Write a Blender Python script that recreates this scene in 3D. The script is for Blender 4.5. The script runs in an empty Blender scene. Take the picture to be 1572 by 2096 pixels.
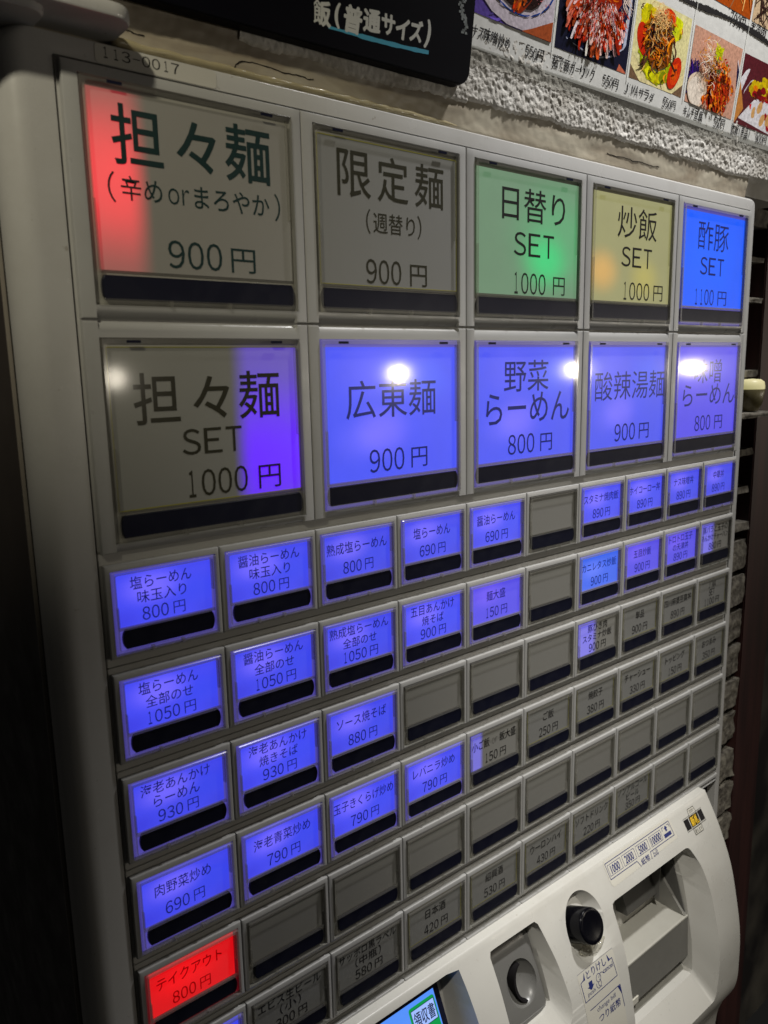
import bpy, bmesh, math, random
from mathutils import Vector, Matrix, noise

# ------------------------------------------------------------------ units
# Everything is laid out in millimetres: x to the right along the button panel,
# y DOWN the panel, z INTO the wall (z = 0 is the front of the button frames).
S = 0.001
def W(p):
    return Vector((p[0] * S, p[2] * S, -p[1] * S))

scene = bpy.context.scene
C = scene.collection

# ------------------------------------------------------------------ camera
cam_d = bpy.data.cameras.new('camera')
cam = bpy.data.objects.new('camera', cam_d)
C.objects.link(cam)
CAM = (-82.47, 86.69, -239.50)
RIGHT = (0.77193621, 0.01984404, -0.6353902)
DOWN = (-0.13027961, 0.98323616, -0.12756912)
FWD = (0.62220713, 0.18125361, 0.76158086)
def WV(v):
    return Vector((v[0], v[2], -v[1]))
r_, u_, b_ = WV(RIGHT), -WV(DOWN), -WV(FWD)
m4 = Matrix(((r_.x, u_.x, b_.x), (r_.y, u_.y, b_.y), (r_.z, u_.z, b_.z))).to_4x4()
m4.translation = W(CAM)
cam.matrix_world = m4
cam_d.sensor_fit = 'VERTICAL'
cam_d.sensor_height = 24.0
cam_d.sensor_width = 18.0
cam_d.lens = 24.0 * 1609.475 / 2096.0
cam_d.clip_start = 0.005
cam_d.clip_end = 60.0
cam_d.dof.use_dof = True
cam_d.dof.focus_distance = 0.37
cam_d.dof.aperture_fstop = 15.0
scene.camera = cam

# ------------------------------------------------------------------ world / exposure
world = bpy.data.worlds.new('World')
scene.world = world
world.use_nodes = True
bg = world.node_tree.nodes['Background']
bg.inputs[0].default_value = (1.0, 0.95, 0.88, 1)
bg.inputs[1].default_value = 0.009
scene.view_settings.view_transform = 'Standard'
scene.view_settings.look = 'None'
scene.view_settings.exposure = 0.0
scene.view_settings.gamma = 1.0
scene.cycles.use_denoising = True
scene.cycles.max_bounces = 10
scene.cycles.transparent_max_bounces = 16
scene.cycles.caustics_reflective = False
scene.cycles.caustics_refractive = False
scene.cycles.sample_clamp_indirect = 4.0

# ------------------------------------------------------------------ lamps of the room and an added spot
def point(name, pos, power, radius, col):
    d = bpy.data.lights.new(name, 'POINT')
    d.energy = power; d.shadow_soft_size = radius * S; d.color = col
    o = bpy.data.objects.new(name, d); C.objects.link(o); o.location = W(pos)
    return o
def area(name, pos, target, size, power, col):
    d = bpy.data.lights.new(name, 'AREA')
    d.shape = 'DISK'; d.size = size * S; d.energy = power; d.color = col
    o = bpy.data.objects.new(name, d); C.objects.link(o); o.location = W(pos)
    dv = W(target) - W(pos)
    o.rotation_euler = dv.to_track_quat('-Z', 'Y').to_euler()
    return o
# the row of counter lamps behind the photographer (their reflections stand in the second row of buttons)
for i, (lx, ly) in enumerate(((388, 96), (974, 101), (1557, 103), (2105, 106))):
    point('counter_lamp', (lx, ly, -1000), (0.55, 2.8, 3.2, 3.2)[i], 15, (1.0, 0.90, 0.74))
def spot(name, pos, target, size, power, col, half, blend):
    d = bpy.data.lights.new(name, 'SPOT')
    d.energy = power; d.shadow_soft_size = size * S; d.color = col
    d.spot_size = math.radians(half * 2); d.spot_blend = blend
    o = bpy.data.objects.new(name, d); C.objects.link(o); o.location = W(pos)
    o.rotation_euler = (W(target) - W(pos)).to_track_quat('-Z', 'Y').to_euler()
    return o
# the spot over the menu, grazing down the wall and the machine from above
spot('menu_spot', (450, -620, -230), (310, -60, 0), 20, 42.5, (1.0, 0.985, 0.965), 18.5, 1.0)
# warm light from the upper left, added as a spot narrowed to the coin unit
spot('coin_unit_spot', (-150, -620, -500), (330, 455, -20), 25, 30.0, (1.0, 0.955, 0.86), 11, 1.0)
# warm spot off to the left, on the machine's top left corner
spot('warm_spot', (-350, -350, -350), (-14, -22, 0), 18, 9.5, (1.0, 0.93, 0.72), 12.5, 1.0)

# ------------------------------------------------------------------ materials
def srgb(r, g, b):
    f = lambda c: (c / 255 / 12.92) if c / 255 <= 0.04045 else ((c / 255 + 0.055) / 1.055) ** 2.4
    return (f(r), f(g), f(b), 1.0)

def new_mat(name):
    m = bpy.data.materials.new(name); m.use_nodes = True
    nt = m.node_tree
    return m, nt, nt.nodes['Principled BSDF']

def plastic(name, col, rough=0.35, var=0.08, bump=0.12, bscale=900.0, smudge=True, spec=0.5):
    m, nt, b = new_mat(name)
    n, l = nt.nodes, nt.links
    tc = n.new('ShaderNodeTexCoord')
    nz = n.new('ShaderNodeTexNoise'); nz.inputs['Scale'].default_value = 28.0; nz.inputs['Detail'].default_value = 6.0
    l.new(tc.outputs['Object'], nz.inputs['Vector'])
    mix = n.new('ShaderNodeMix'); mix.data_type = 'RGBA'
    a = tuple(c * (1 - var) for c in col[:3]) + (1,)
    d = tuple(min(1, c * (1 + var)) for c in col[:3]) + (1,)
    mix.inputs[6].default_value = a; mix.inputs[7].default_value = d
    l.new(nz.outputs['Fac'], mix.inputs[0])
    sp = n.new('ShaderNodeTexNoise'); sp.inputs['Scale'].default_value = 420.0; sp.inputs['Detail'].default_value = 3.0
    l.new(tc.outputs['Object'], sp.inputs['Vector'])
    sr_ = n.new('ShaderNodeMapRange'); sr_.inputs['From Min'].default_value = 0.71; sr_.inputs['From Max'].default_value = 0.76
    sr_.inputs['To Max'].default_value = 0.55
    l.new(sp.outputs['Fac'], sr_.inputs['Value'])
    gr = n.new('ShaderNodeTexNoise'); gr.inputs['Scale'].default_value = 9.0; gr.inputs['Detail'].default_value = 9.0; gr.inputs['Roughness'].default_value = 0.7
    l.new(tc.outputs['Object'], gr.inputs['Vector'])
    gg = n.new('ShaderNodeMapRange'); gg.inputs['From Min'].default_value = 0.52; gg.inputs['From Max'].default_value = 0.78; gg.inputs['To Max'].default_value = 0.30
    l.new(gr.outputs['Fac'], gg.inputs['Value'])
    mxx = n.new('ShaderNodeMath'); mxx.operation = 'MAXIMUM'; l.new(sr_.outputs[0], mxx.inputs[0]); l.new(gg.outputs[0], mxx.inputs[1])
    m3 = n.new('ShaderNodeMix'); m3.data_type = 'RGBA'; m3.inputs[7].default_value = tuple(c * k for c, k in zip(col[:3], (0.50, 0.44, 0.36))) + (1,)
    l.new(mxx.outputs[0], m3.inputs[0]); l.new(mix.outputs[2], m3.inputs[6]); l.new(m3.outputs[2], b.inputs['Base Color'])
    mr = n.new('ShaderNodeMapRange')
    mr.inputs['From Min'].default_value = 0.3; mr.inputs['From Max'].default_value = 0.7
    mr.inputs['To Min'].default_value = rough * 0.75; mr.inputs['To Max'].default_value = rough * 1.3
    nz2 = n.new('ShaderNodeTexNoise'); nz2.inputs['Scale'].default_value = 90.0; nz2.inputs['Detail'].default_value = 4.0
    l.new(tc.outputs['Object'], nz2.inputs['Vector'])
    l.new(nz2.outputs['Fac'], mr.inputs['Value']); l.new(mr.outputs['Result'], b.inputs['Roughness'])
    b.inputs['Specular IOR Level'].default_value = spec
    if bump:
        nz3 = n.new('ShaderNodeTexNoise'); nz3.inputs['Scale'].default_value = bscale; nz3.inputs['Detail'].default_value = 2.0
        l.new(tc.outputs['Object'], nz3.inputs['Vector'])
        bp = n.new('ShaderNodeBump'); bp.inputs['Strength'].default_value = bump; bp.inputs['Distance'].default_value = 0.0002
        l.new(nz3.outputs['Fac'], bp.inputs['Height']); l.new(bp.outputs['Normal'], b.inputs['Normal'])
    return m

def flat(name, col, rough=0.6, spec=0.3, emit=None, es=1.0):
    m, nt, b = new_mat(name)
    b.inputs['Base Color'].default_value = col
    b.inputs['Roughness'].default_value = rough
    b.inputs['Specular IOR Level'].default_value = spec
    if emit:
        b.inputs['Emission Color'].default_value = emit
        b.inputs['Emission Strength'].default_value = es
    return m

def clear(name, tint=(1, 1, 1, 1), diffuse=0.0, dcol=(0.6, 0.6, 0.62, 1), rough=0.05, smudge=0.0):
    """thin clear plastic: see-through, a little milky, with a glossy skin"""
    m, nt, b = new_mat(name)
    n, l = nt.nodes, nt.links
    n.remove(b)
    out = n['Material Output']
    tr = n.new('ShaderNodeBsdfTransparent'); tr.inputs[0].default_value = tint
    df = n.new('ShaderNodeBsdfDiffuse'); df.inputs[0].default_value = dcol
    m1 = n.new('ShaderNodeMixShader'); m1.inputs[0].default_value = diffuse
    l.new(tr.outputs[0], m1.inputs[1]); l.new(df.outputs[0], m1.inputs[2])
    if smudge:
        tc = n.new('ShaderNodeTexCoord')
        nz = n.new('ShaderNodeTexNoise'); nz.inputs['Scale'].default_value = 60; nz.inputs['Detail'].default_value = 8
        nz.inputs['Distortion'].default_value = 1.5
        l.new(tc.outputs['Object'], nz.inputs['Vector'])
        mr = n.new('ShaderNodeMapRange'); mr.inputs['From Min'].default_value = 0.45; mr.inputs['From Max'].default_value = 0.8
        mr.inputs['To Min'].default_value = diffuse; mr.inputs['To Max'].default_value = diffuse + smudge
        l.new(nz.outputs['Fac'], mr.inputs['Value']); l.new(mr.outputs['Result'], m1.inputs[0])
    gl = n.new('ShaderNodeBsdfGlossy'); gl.inputs['Roughness'].default_value = rough
    lw = n.new('ShaderNodeLayerWeight'); lw.inputs['Blend'].default_value = 0.5
    pw = n.new('ShaderNodeMath'); pw.operation = 'POWER'; pw.inputs[1].default_value = 4.5
    l.new(lw.outputs['Facing'], pw.inputs[0])
    fr = n.new('ShaderNodeMath'); fr.operation = 'MULTIPLY_ADD'; fr.inputs[1].default_value = 0.9; fr.inputs[2].default_value = 0.035
    l.new(pw.outputs[0], fr.inputs[0])
    g2 = n.new('ShaderNodeBsdfGlossy'); g2.inputs['Roughness'].default_value = 0.24
    gm = n.new('ShaderNodeMixShader'); gm.inputs[0].default_value = 0.35
    l.new(gl.outputs[0], gm.inputs[1]); l.new(g2.outputs[0], gm.inputs[2])
    m2 = n.new('ShaderNodeMixShader')
    l.new(fr.outputs[0], m2.inputs[0]); l.new(m1.outputs[0], m2.inputs[1]); l.new(gm.outputs[0], m2.inputs[2])
    l.new(m2.outputs[0], out.inputs['Surface'])
    return m

def label_mat(name, spots, base=(0, 0, 0), paper=(0.10, 0.10, 0.10), window=None, rnd=0.10, vig=0.25, strength=1.0):
    """Printed card in front of coloured LEDs. spots: (u, v, radius, (r,g,b)) light of each LED through the card;
    window: (u0, u1) part of the width whose LED is on."""
    m, nt, b = new_mat(name)
    n, l = nt.nodes, nt.links
    b.inputs['Base Color'].default_value = paper + (1,)
    b.inputs['Roughness'].default_value = 0.55
    uv = n.new('ShaderNodeUVMap')
    sep = n.new('ShaderNodeSeparateXYZ'); l.new(uv.outputs[0], sep.inputs[0])
    acc = n.new('ShaderNodeRGB'); acc.outputs[0].default_value = tuple(base) + (1,)
    cur = acc.outputs[0]
    for (su, sv, rad, col) in spots:
        sub = n.new('ShaderNodeVectorMath'); sub.operation = 'SUBTRACT'; sub.inputs[1].default_value = (su, sv, 0)
        l.new(uv.outputs[0], sub.inputs[0])
        ln = n.new('ShaderNodeVectorMath'); ln.operation = 'LENGTH'; l.new(sub.outputs[0], ln.inputs[0])
        mr = n.new('ShaderNodeMapRange'); mr.interpolation_type = 'SMOOTHERSTEP'
        mr.inputs['From Min'].default_value = 0.0; mr.inputs['From Max'].default_value = rad
        mr.inputs['To Min'].default_value = 1.0; mr.inputs['To Max'].default_value = 0.0
        l.new(ln.outputs['Value'], mr.inputs['Value'])
        sc = n.new('ShaderNodeVectorMath'); sc.operation = 'SCALE'; sc.inputs[0].default_value = col
        l.new(mr.outputs['Result'], sc.inputs['Scale'])
        ad = n.new('ShaderNodeVectorMath'); ad.operation = 'ADD'
        l.new(cur, ad.inputs[0]); l.new(sc.outputs[0], ad.inputs[1]); cur = ad.outputs[0]
    if window:
        a = n.new('ShaderNodeMapRange'); a.interpolation_type = 'SMOOTHSTEP'
        a.inputs['From Min'].default_value = window[0]; a.inputs['From Max'].default_value = window[1]
        l.new(sep.outputs['X'], a.inputs['Value'])
        sc = n.new('ShaderNodeVectorMath'); sc.operation = 'SCALE'
        l.new(cur, sc.inputs[0]); l.new(a.outputs['Result'], sc.inputs['Scale']); cur = sc.outputs[0]
    # slight unevenness of the card and from one lamp to the next
    tc = n.new('ShaderNodeTexCoord'); nz = n.new('ShaderNodeTexNoise'); nz.inputs['Scale'].default_value = 70; nz.inputs['Detail'].default_value = 3
    l.new(tc.outputs['Object'], nz.inputs['Vector'])
    oi = n.new('ShaderNodeObjectInfo')
    ma = n.new('ShaderNodeMath'); ma.operation = 'MULTIPLY_ADD'; ma.inputs[1].default_value = rnd; ma.inputs[2].default_value = 1 - rnd * 0.5
    l.new(oi.outputs['Random'], ma.inputs[0])
    mb = n.new('ShaderNodeMath'); mb.operation = 'MULTIPLY_ADD'; mb.inputs[1].default_value = 0.16; mb.inputs[2].default_value = -0.08
    l.new(nz.outputs['Fac'], mb.inputs[0])
    mc = n.new('ShaderNodeMath'); mc.operation = 'ADD'; l.new(ma.outputs[0], mc.inputs[0]); l.new(mb.outputs[0], mc.inputs[1])
    md = n.new('ShaderNodeMath'); md.operation = 'MULTIPLY'; md.inputs[1].default_value = strength; l.new(mc.outputs[0], md.inputs[0])
    l.new(cur, b.inputs['Emission Color']); l.new(md.outputs[0], b.inputs['Emission Strength'])
    return m

IVORY = plastic('ivory_plastic', (0.365, 0.363, 0.355, 1), 0.33, 0.06)
IVORY2 = plastic('coin_unit_plastic', (0.58, 0.57, 0.53, 1), 0.33, 0.05)
DOORM = plastic('door_plastic', (0.45, 0.444, 0.43, 1), 0.22, 0.06, bump=0.05)
BAND = plastic('panel_plastic', (0.46, 0.455, 0.435, 1), 0.45, 0.06)
GREY = plastic('grey_plastic', (0.15, 0.148, 0.14, 1), 0.30, 0.08)
DGREY = plastic('dark_grey_plastic', (0.10, 0.098, 0.092, 1), 0.45, 0.1)
SIDE = plastic('brown_side_panel', (0.055, 0.045, 0.040, 1), 0.5, 0.15)
TRAY = flat('tray_plastic', (0.38, 0.37, 0.33, 1), 0.5)
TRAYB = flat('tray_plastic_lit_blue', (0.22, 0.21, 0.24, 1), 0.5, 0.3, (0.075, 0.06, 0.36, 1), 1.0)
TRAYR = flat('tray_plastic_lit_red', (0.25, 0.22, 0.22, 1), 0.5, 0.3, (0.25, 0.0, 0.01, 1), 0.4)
BLACK = flat('black_gloss', (0.009, 0.010, 0.024, 1), 0.35, 0.08)
INK = flat('black_ink', (0.012, 0.011, 0.012, 1), 0.6, 0.2)
INKB = flat('ink_over_blue_light', (0.01, 0.01, 0.02, 1), 0.6, 0.2, (0.006, 0.010, 0.115, 1), 1.0)
INKR = flat('ink_over_red_light', (0.02, 0.0, 0.0, 1), 0.6, 0.2, (0.20, 0.0, 0.0, 1), 1.0)
INKT = flat('teal_ink', (0.012, 0.035, 0.035, 1), 0.6, 0.2)
INKO = flat('olive_ink', (0.030, 0.028, 0.014, 1), 0.6, 0.2)
BLUEINK = flat('blue_ink', (0.02, 0.03, 0.16, 1), 0.5, 0.3)
YEL = flat('yellow_film_edge', (0.36, 0.34, 0.03, 1), 0.5)
CAPF = clear('clear_cap_face', (0.98, 0.98, 0.98, 1), 0.0, rough=0.075, smudge=0.014)
CAPR2 = clear('clear_cap_rim_unlit', (0.95, 0.95, 0.93, 1), 0.10, (0.50, 0.48, 0.44, 1), 0.12)
CAPR = clear('clear_cap_rim', (0.90, 0.89, 0.88, 1), 0.26, (0.50, 0.48, 0.46, 1), 0.12)
PEG = clear('clear_peg', (0.9, 0.9, 0.9, 1), 0.35, (0.75, 0.75, 0.73, 1), 0.1)
STICK = flat('sticker_film', (0.62, 0.60, 0.53, 1), 0.35, 0.5)
STICK2 = flat('sticker_paper', (0.49, 0.475, 0.43, 1), 0.4, 0.5)
GROOVE = flat('dark_gap', (0.01, 0.009, 0.010, 1), 0.8, 0.1)

BL = (0.060, 0.085, 0.86)
lab = {
    'off': label_mat('card_unlit', [], (0, 0, 0), (0.25, 0.25, 0.24), rnd=0),
    'blank': label_mat('card_blank', [], (0, 0, 0), (0.26, 0.255, 0.235), rnd=0),
    'blue': label_mat('card_lit_blue', [(0.36, 0.66, 0.48, (0.12, 0.075, 0.18)), (0.8, 0.45, 0.5, (-0.014, -0.004, -0.02)), (0.0, 0.1, 0.35, (-0.01, -0.015, -0.10)), (1.0, 0.0, 0.35, (-0.01, -0.01, -0.10))], (0.052, 0.062, 0.90)),
    'blue_l': label_mat('card_lit_light_blue', [(0.33, 0.55, 0.45, (0.06, 0.06, 0.12))], (0.030, 0.120, 0.86)),
    'violet': label_mat('card_lit_violet', [(0.33, 0.70, 0.5, (0.07, 0.03, 0.12))], (0.080, 0.062, 0.82)),
    'bigblue': label_mat('big_card_lit_blue', [(0.40, 0.36, 0.30, (0.10, 0.06, 0.14)), (0.22, 0.30, 0.25, (0.035, 0.025, 0.06)), (0.30, 0.80, 0.35, (0.03, 0.02, 0.05)), (0.75, 0.75, 0.3, (0.0, 0.02, 0.04))], (0.042, 0.068, 0.90)),
    'bigviolet': label_mat('big_card_lit_violet', [(0.30, 0.75, 0.5, (0.04, 0.02, 0.05))], (0.066, 0.048, 0.80)),
    'red_l': label_mat('big_card_lit_red_left', [(0.10, 0.52, 0.62, (0.62, -0.012, 0.004)), (0.1, 0.5, 1.4, (0.17, 0.014, 0.022))], (0.06, 0.0, 0.0), (0.31, 0.30, 0.275), window=(0.275, 0.15), rnd=0),
    'purple_r': label_mat('big_card_lit_purple_right', [(0.85, 0.25, 0.75, (0.02, -0.06, 0.62))], (0.050, 0.012, 0.40), (0.29, 0.29, 0.265), window=(0.60, 0.72), rnd=0),
    'green': label_mat('big_card_lit_green', [(0.66, 0.30, 0.36, (-0.07, 0.26, 0.03)), (0.8, 0.5, 0.7, (-0.03, 0.13, 0.02))], (0.105, 0.215, 0.115), rnd=0),
    'yellow': label_mat('big_card_lit_yellow', [(0.12, 0.28, 0.30, (0.34, 0.09, -0.02)), (0.66, 0.24, 0.30, (0.12, 0.08, -0.03))], (0.285, 0.275, 0.105), rnd=0),
    'azure': label_mat('big_card_lit_azure', [(0.4, 0.5, 0.8, (0.0, 0.02, 0.05))], (-0.06, 0.105, 1.05), (0.03, 0.03, 0.05), rnd=0),
    'red': label_mat('card_lit_red', [(0.4, 0.6, 0.6, (0.22, 0.0, 0.0))], (0.72, 0.0, 0.004), rnd=0),
    'part_l': label_mat('card_lit_left_edge', [], (0.075, 0.065, 0.60), (0.30, 0.295, 0.275), window=(0.26, 0.17), rnd=0),
    'part_m': label_mat('card_lit_left_half', [], (0.10, 0.085, 0.72), (0.30, 0.295, 0.275), window=(0.50, 0.34), rnd=0),
}

# ------------------------------------------------------------------ mesh helpers (mm)
def NB():
    return bmesh.new()

def rrect(x0, x1, y0, y1, r, n=4):
    r = min(r, (x1 - x0) / 2 - 1e-3, (y1 - y0) / 2 - 1e-3)
    pts = []
    for cx, cy, a0 in ((x1 - r, y0 + r, -90), (x1 - r, y1 - r, 0), (x0 + r, y1 - r, 90), (x0 + r, y0 + r, 180)):
        for i in range(n + 1):
            a = math.radians(a0 + 90 * i / n)
            pts.append((cx + r * math.cos(a), cy + r * math.sin(a)))
    return pts

def loft(bm, loops, cap0=False, cap1=False):
    vs = [[bm.verts.new(p) for p in lp] for lp in loops]
    n = len(loops[0])
    for a, b in zip(vs, vs[1:]):
        for i in range(n):
            bm.faces.new((a[i], a[(i + 1) % n], b[(i + 1) % n], b[i]))
    if cap0: bm.faces.new(vs[0])
    if cap1: bm.faces.new(vs[-1][::-1])
    return vs

def lift(pts, z):
    return [(p[0], p[1], z) for p in pts]

def box(bm, x0, x1, y0, y1, z0, z1, bev=0.0):
    r = bmesh.ops.create_cube(bm, size=1)
    for v in r['verts']:
        v.co = Vector(((x0 + x1) / 2 + v.co.x * (x1 - x0), (y0 + y1) / 2 + v.co.y * (y1 - y0), (z0 + z1) / 2 + v.co.z * (z1 - z0)))
    if bev:
        es = list({e for v in r['verts'] for e in v.link_edges})
        bmesh.ops.bevel(bm, geom=es, offset=bev, segments=2, affect='EDGES')

def tube(bm, pts, rad, n=8, caps=True):
    loops = []
    for i, p in enumerate(pts):
        p = Vector(p)
        d = (Vector(pts[min(i + 1, len(pts) - 1)]) - Vector(pts[max(i - 1, 0)])).normalized()
        a = d.orthogonal().normalized() if abs(d.z) > 0.9 else d.cross(Vector((0, 0, 1))).normalized()
        b = d.cross(a).normalized()
        r = rad[i] if isinstance(rad, (list, tuple)) else rad
        loops.append([p + (a * math.cos(2 * math.pi * k / n) + b * math.sin(2 * math.pi * k / n)) * r for k in range(n)])
    loft(bm, loops, caps, caps)

def to_mesh(name, bm, mat=None, smooth=False, recalc=True, ang=35):
    if recalc:
        bmesh.ops.recalc_face_normals(bm, faces=bm.faces)
    for v in bm.verts:
        v.co = W(v.co)
    me = bpy.data.meshes.new(name)
    bm.to_mesh(me); bm.free()
    if mat: me.materials.append(mat)
    if smooth:
        me.shade_smooth()
        try: me.set_sharp_from_angle(angle=math.radians(ang))
        except Exception: pass
    return me

def link(name, me, parent=None, loc=(0, 0, 0)):
    o = bpy.data.objects.new(name, me); C.objects.link(o)
    if parent is not None:
        o.parent = parent
    o.location = W(loc)
    return o

def root(name, label, cat, base=(0, 0, 0), group=None):
    o = bpy.data.objects.new(name, None); C.objects.link(o)
    o.empty_display_size = 0.02
    o.location = W(base)
    o['label'] = label; o['category'] = cat
    if group: o['group'] = group
    return o

def tag(o, label, cat, group=None):
    o['label'] = label; o['category'] = cat
    if group: o['group'] = group
    return o

def part(name, bm, mat, parent, smooth=False, ang=35):
    """a part whose mesh is in scene millimetres"""
    me = to_mesh(name, bm, mat, smooth, True, ang)
    o = bpy.data.objects.new(name, me); C.objects.link(o)
    o.parent = parent
    p = parent; off = Vector((0, 0, 0))
    while p is not None:
        off += p.location; p = p.parent
    o.location = -off
    return o

def sheet(bm, x0, x1, y0, y1, z, nx=1, ny=1, uv=True):
    L = bm.loops.layers.uv.verify() if uv else None
    g = [[bm.verts.new((x0 + (x1 - x0) * i / nx, y0 + (y1 - y0) * j / ny, z)) for i in range(nx + 1)] for j in range(ny + 1)]
    for j in range(ny):
        for i in range(nx):
            f = bm.faces.new((g[j][i], g[j][i + 1], g[j + 1][i + 1], g[j + 1][i]))
            if uv:
                for lp in f.loops:
                    lp[L].uv = ((lp.vert.co.x - x0) / (x1 - x0), 1 - (lp.vert.co.y - y0) / (y1 - y0))

# ------------------------------------------------------------------ lettering
_tc = {}
def glyphs(s, weight=0.0, res=3):
    k = (s, weight, res)
    if k in _tc: return _tc[k]
    cu = bpy.data.curves.new('txt', 'FONT')
    cu.body = s; cu.resolution_u = res; cu.offset = weight; cu.size = 1.0
    ob = bpy.data.objects.new('txt', cu)
    C.objects.link(ob)
    dg = bpy.context.evaluated_depsgraph_get()
    me = bpy.data.meshes.new_from_object(ob.evaluated_get(dg))
    vs = [(v.co.x, -v.co.y) for v in me.vertices]
    fs = [tuple(p.vertices) for p in me.polygons]
    bpy.data.objects.remove(ob); bpy.data.curves.remove(cu); bpy.data.meshes.remove(me)
    if not vs: vs = [(0, 0)]
    xs = [v[0] for v in vs]; ys = [v[1] for v in vs]
    x0, x1, y0, y1 = min(xs), max(xs), min(ys), max(ys)
    _tc[k] = (vs, fs, x0, x1, y0, y1)
    return _tc[k]

def put_text(bm, s, x0, x1, y0, y1, fn, weight=0.0, res=3, shear=0.0, rot=0.0):
    """fit the string's ink box into x0..x1, y0..y1 and map each point with fn(x, y) -> (x, y, z)"""
    copies = [(0, 0)]
    if weight > 0.008:
        # heavy strokes: the same outline laid several times a hair apart
        rr = (weight - 0.004) * (y1 - y0) * 1.0
        copies = [(0, 0)] + [(rr * math.cos(k * math.pi / 4), rr * math.sin(k * math.pi / 4)) for k in range(8)]
        weight = 0.004
    vs, fs, a0, a1, b0, b1 = glyphs(s, weight, res)
    cx, cy = (x0 + x1) / 2, (y0 + y1) / 2
    ca, sa = math.cos(rot), math.sin(rot)
    for ci, (ox, oy) in enumerate(copies):
      new = []
      for (x, y) in vs:
        px = x0 + (x - a0) / max(1e-6, a1 - a0) * (x1 - x0) - cx
        py = y0 + (y - b0) / max(1e-6, b1 - b0) * (y1 - y0) - cy
        px -= shear * py
        q = fn(cx + ox + px * ca - py * sa, cy + oy + px * sa + py * ca)
        new.append(bm.verts.new((q[0], q[1], q[2] - 0.0012 * ci)))
      for f in fs:
        try: bm.faces.new([new[i] for i in f])
        except ValueError: pass

FW = {c: chr(ord(c) + 0xFEE0) for c in '0123456789ABCDEFGHIJKLMNOPQRSTUVWXYZ'}
FILL = {'1': 0.46, 'I': 0.16, 'J': 0.70, 'T': 0.92, 'M': 0.95}
def put_line(bm, s, x0, x1, y0, y1, fn, weight=0.0):
    """digits and capitals are set one by one in the gothic face, anything else as one run"""
    if s and all(c in FW or c == '-' for c in s):
        cw = (x1 - x0 + 0.16 * (x1 - x0) / len(s)) / len(s)
        for i, c in enumerate(s):
            if c == '-':
                put_text(bm, '\u2015', x0 + cw * (i + .1), x0 + cw * (i + .8), (y0 + y1) / 2 - 0.14, (y0 + y1) / 2 + 0.14, fn, 0); continue
            w = cw * 0.84 * FILL.get(c, 1.0); a = x0 + cw * i + (cw * 0.84 - w) * 0.55
            put_text(bm, FW[c], a, a + w, y0, y1, fn, max(weight, 0.002))
    else:
        put_text(bm, s, x0, x1, y0, y1, fn, weight)

HS = {'ー': (0.9, 0.10), 'I': (0.16, 1.0), '1': (0.3, 1.0), '(': (0.42, 1.1), ')': (0.42, 1.1), 'ッ': (0.75, 0.62), '一': (0.9, 0.1)}
def handwrite(bm, s, x0, x1, yc, h, fn, rnd, weight=0.0, slope=0.0, widths=None):
    """marker writing: every glyph its own size, turn and slant"""
    ws = [0.6 if c in '0123456789()（）JIMA' else (0.8 if ord(c) < 0x3100 and ord(c) > 0x3000 else 1.0) for c in s]
    tot = sum(ws); x = x0
    for c, w in zip(s, ws):
        cw = (x1 - x0) * w / tot
        hh = h * rnd.uniform(0.88, 1.12) * (0.92 if ord(c) < 0x3100 and ord(c) > 0x3000 else 1.0)
        if c != ' ':
            y = yc + slope * (x - x0) + rnd.uniform(-0.05, 0.05) * h
            fw_, fh_ = HS.get(c, (1.0, 1.0)); xm = x + cw / 2; hw_ = cw * 0.44 * fw_; hh *= fh_
            put_text(bm, FW.get(c, c), xm - hw_, xm + hw_, y - hh / 2, y + hh / 2, fn, weight, 3, shear=rnd.uniform(-0.02, 0.16), rot=rnd.uniform(-0.10, 0.05))
        x += cw

# ================================================================== THE TICKET MACHINE
MB = (200, 620, 60)
machine = root('ticket_machine', 'ivory meal ticket vending machine with rows of lit price buttons and coin unit', 'vending machine', MB)

# ---- door (the rounded front of the cabinet): ring of loops round the button field
bm = NB()
def doorloop(xl, xr, yt, yb, r, z, n=6):
    return lift(rrect(xl, xr, yt, yb, r, n), z)
lo = []
R = 8.5
for k in range(0, 9):
    a = math.pi / 2 * k / 8
    ins = 1 - math.sin(a)      # 1 .. 0
    zz = 1 - math.cos(a)       # 0 .. 1
    # outermost (k=8) -> back edge, innermost (k=0) -> flat front
    lo.append((k, ins, zz))
loops = []
for k, ins, zz in reversed(lo):
    xl = -16.8 + R * ins
    yt = -7.6 + 1.4 * ins
    xr = 407.6 - 1.6 * ins
    yb = 620 - 2 * ins
    z = 1.6 + (R + 0.8) * zz if True else 0
    # top/right edges have a small radius: blend z there afterwards
    loops.append((xl, xr, yt, yb, 2.2 + 5.5 * (1 - ins), z, zz))
final = []
for xl, xr, yt, yb, r, z, zz in loops:
    pts = rrect(xl, xr, yt, yb, r, 6)
    out = []
    for (x, y) in pts:
        leftness = 1.0 if x < 3 else (0.0 if x > 12 else (12 - x) / 9)
        zs = 1.6 + 1.6 * zz
        zc = zs * (1 - leftness) + z * leftness
        out.append((x, y, zc))
    final.append(out)
final.insert(0, [(p[0], p[1], 10.5 if p[0] < 3 else 10.5) for p in final[0]])
hole_r = rrect(-1.3, 400.9, -0.9, 618, 0.6, 6)
final.append(lift(hole_r, 1.6)); final.append(lift(rrect(-1.3, 400.9, -0.9, 618, 0.6, 6), 7.0))
loft(bm, final)
part('door_frame', bm, DOORM, machine, True, 50)

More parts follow.
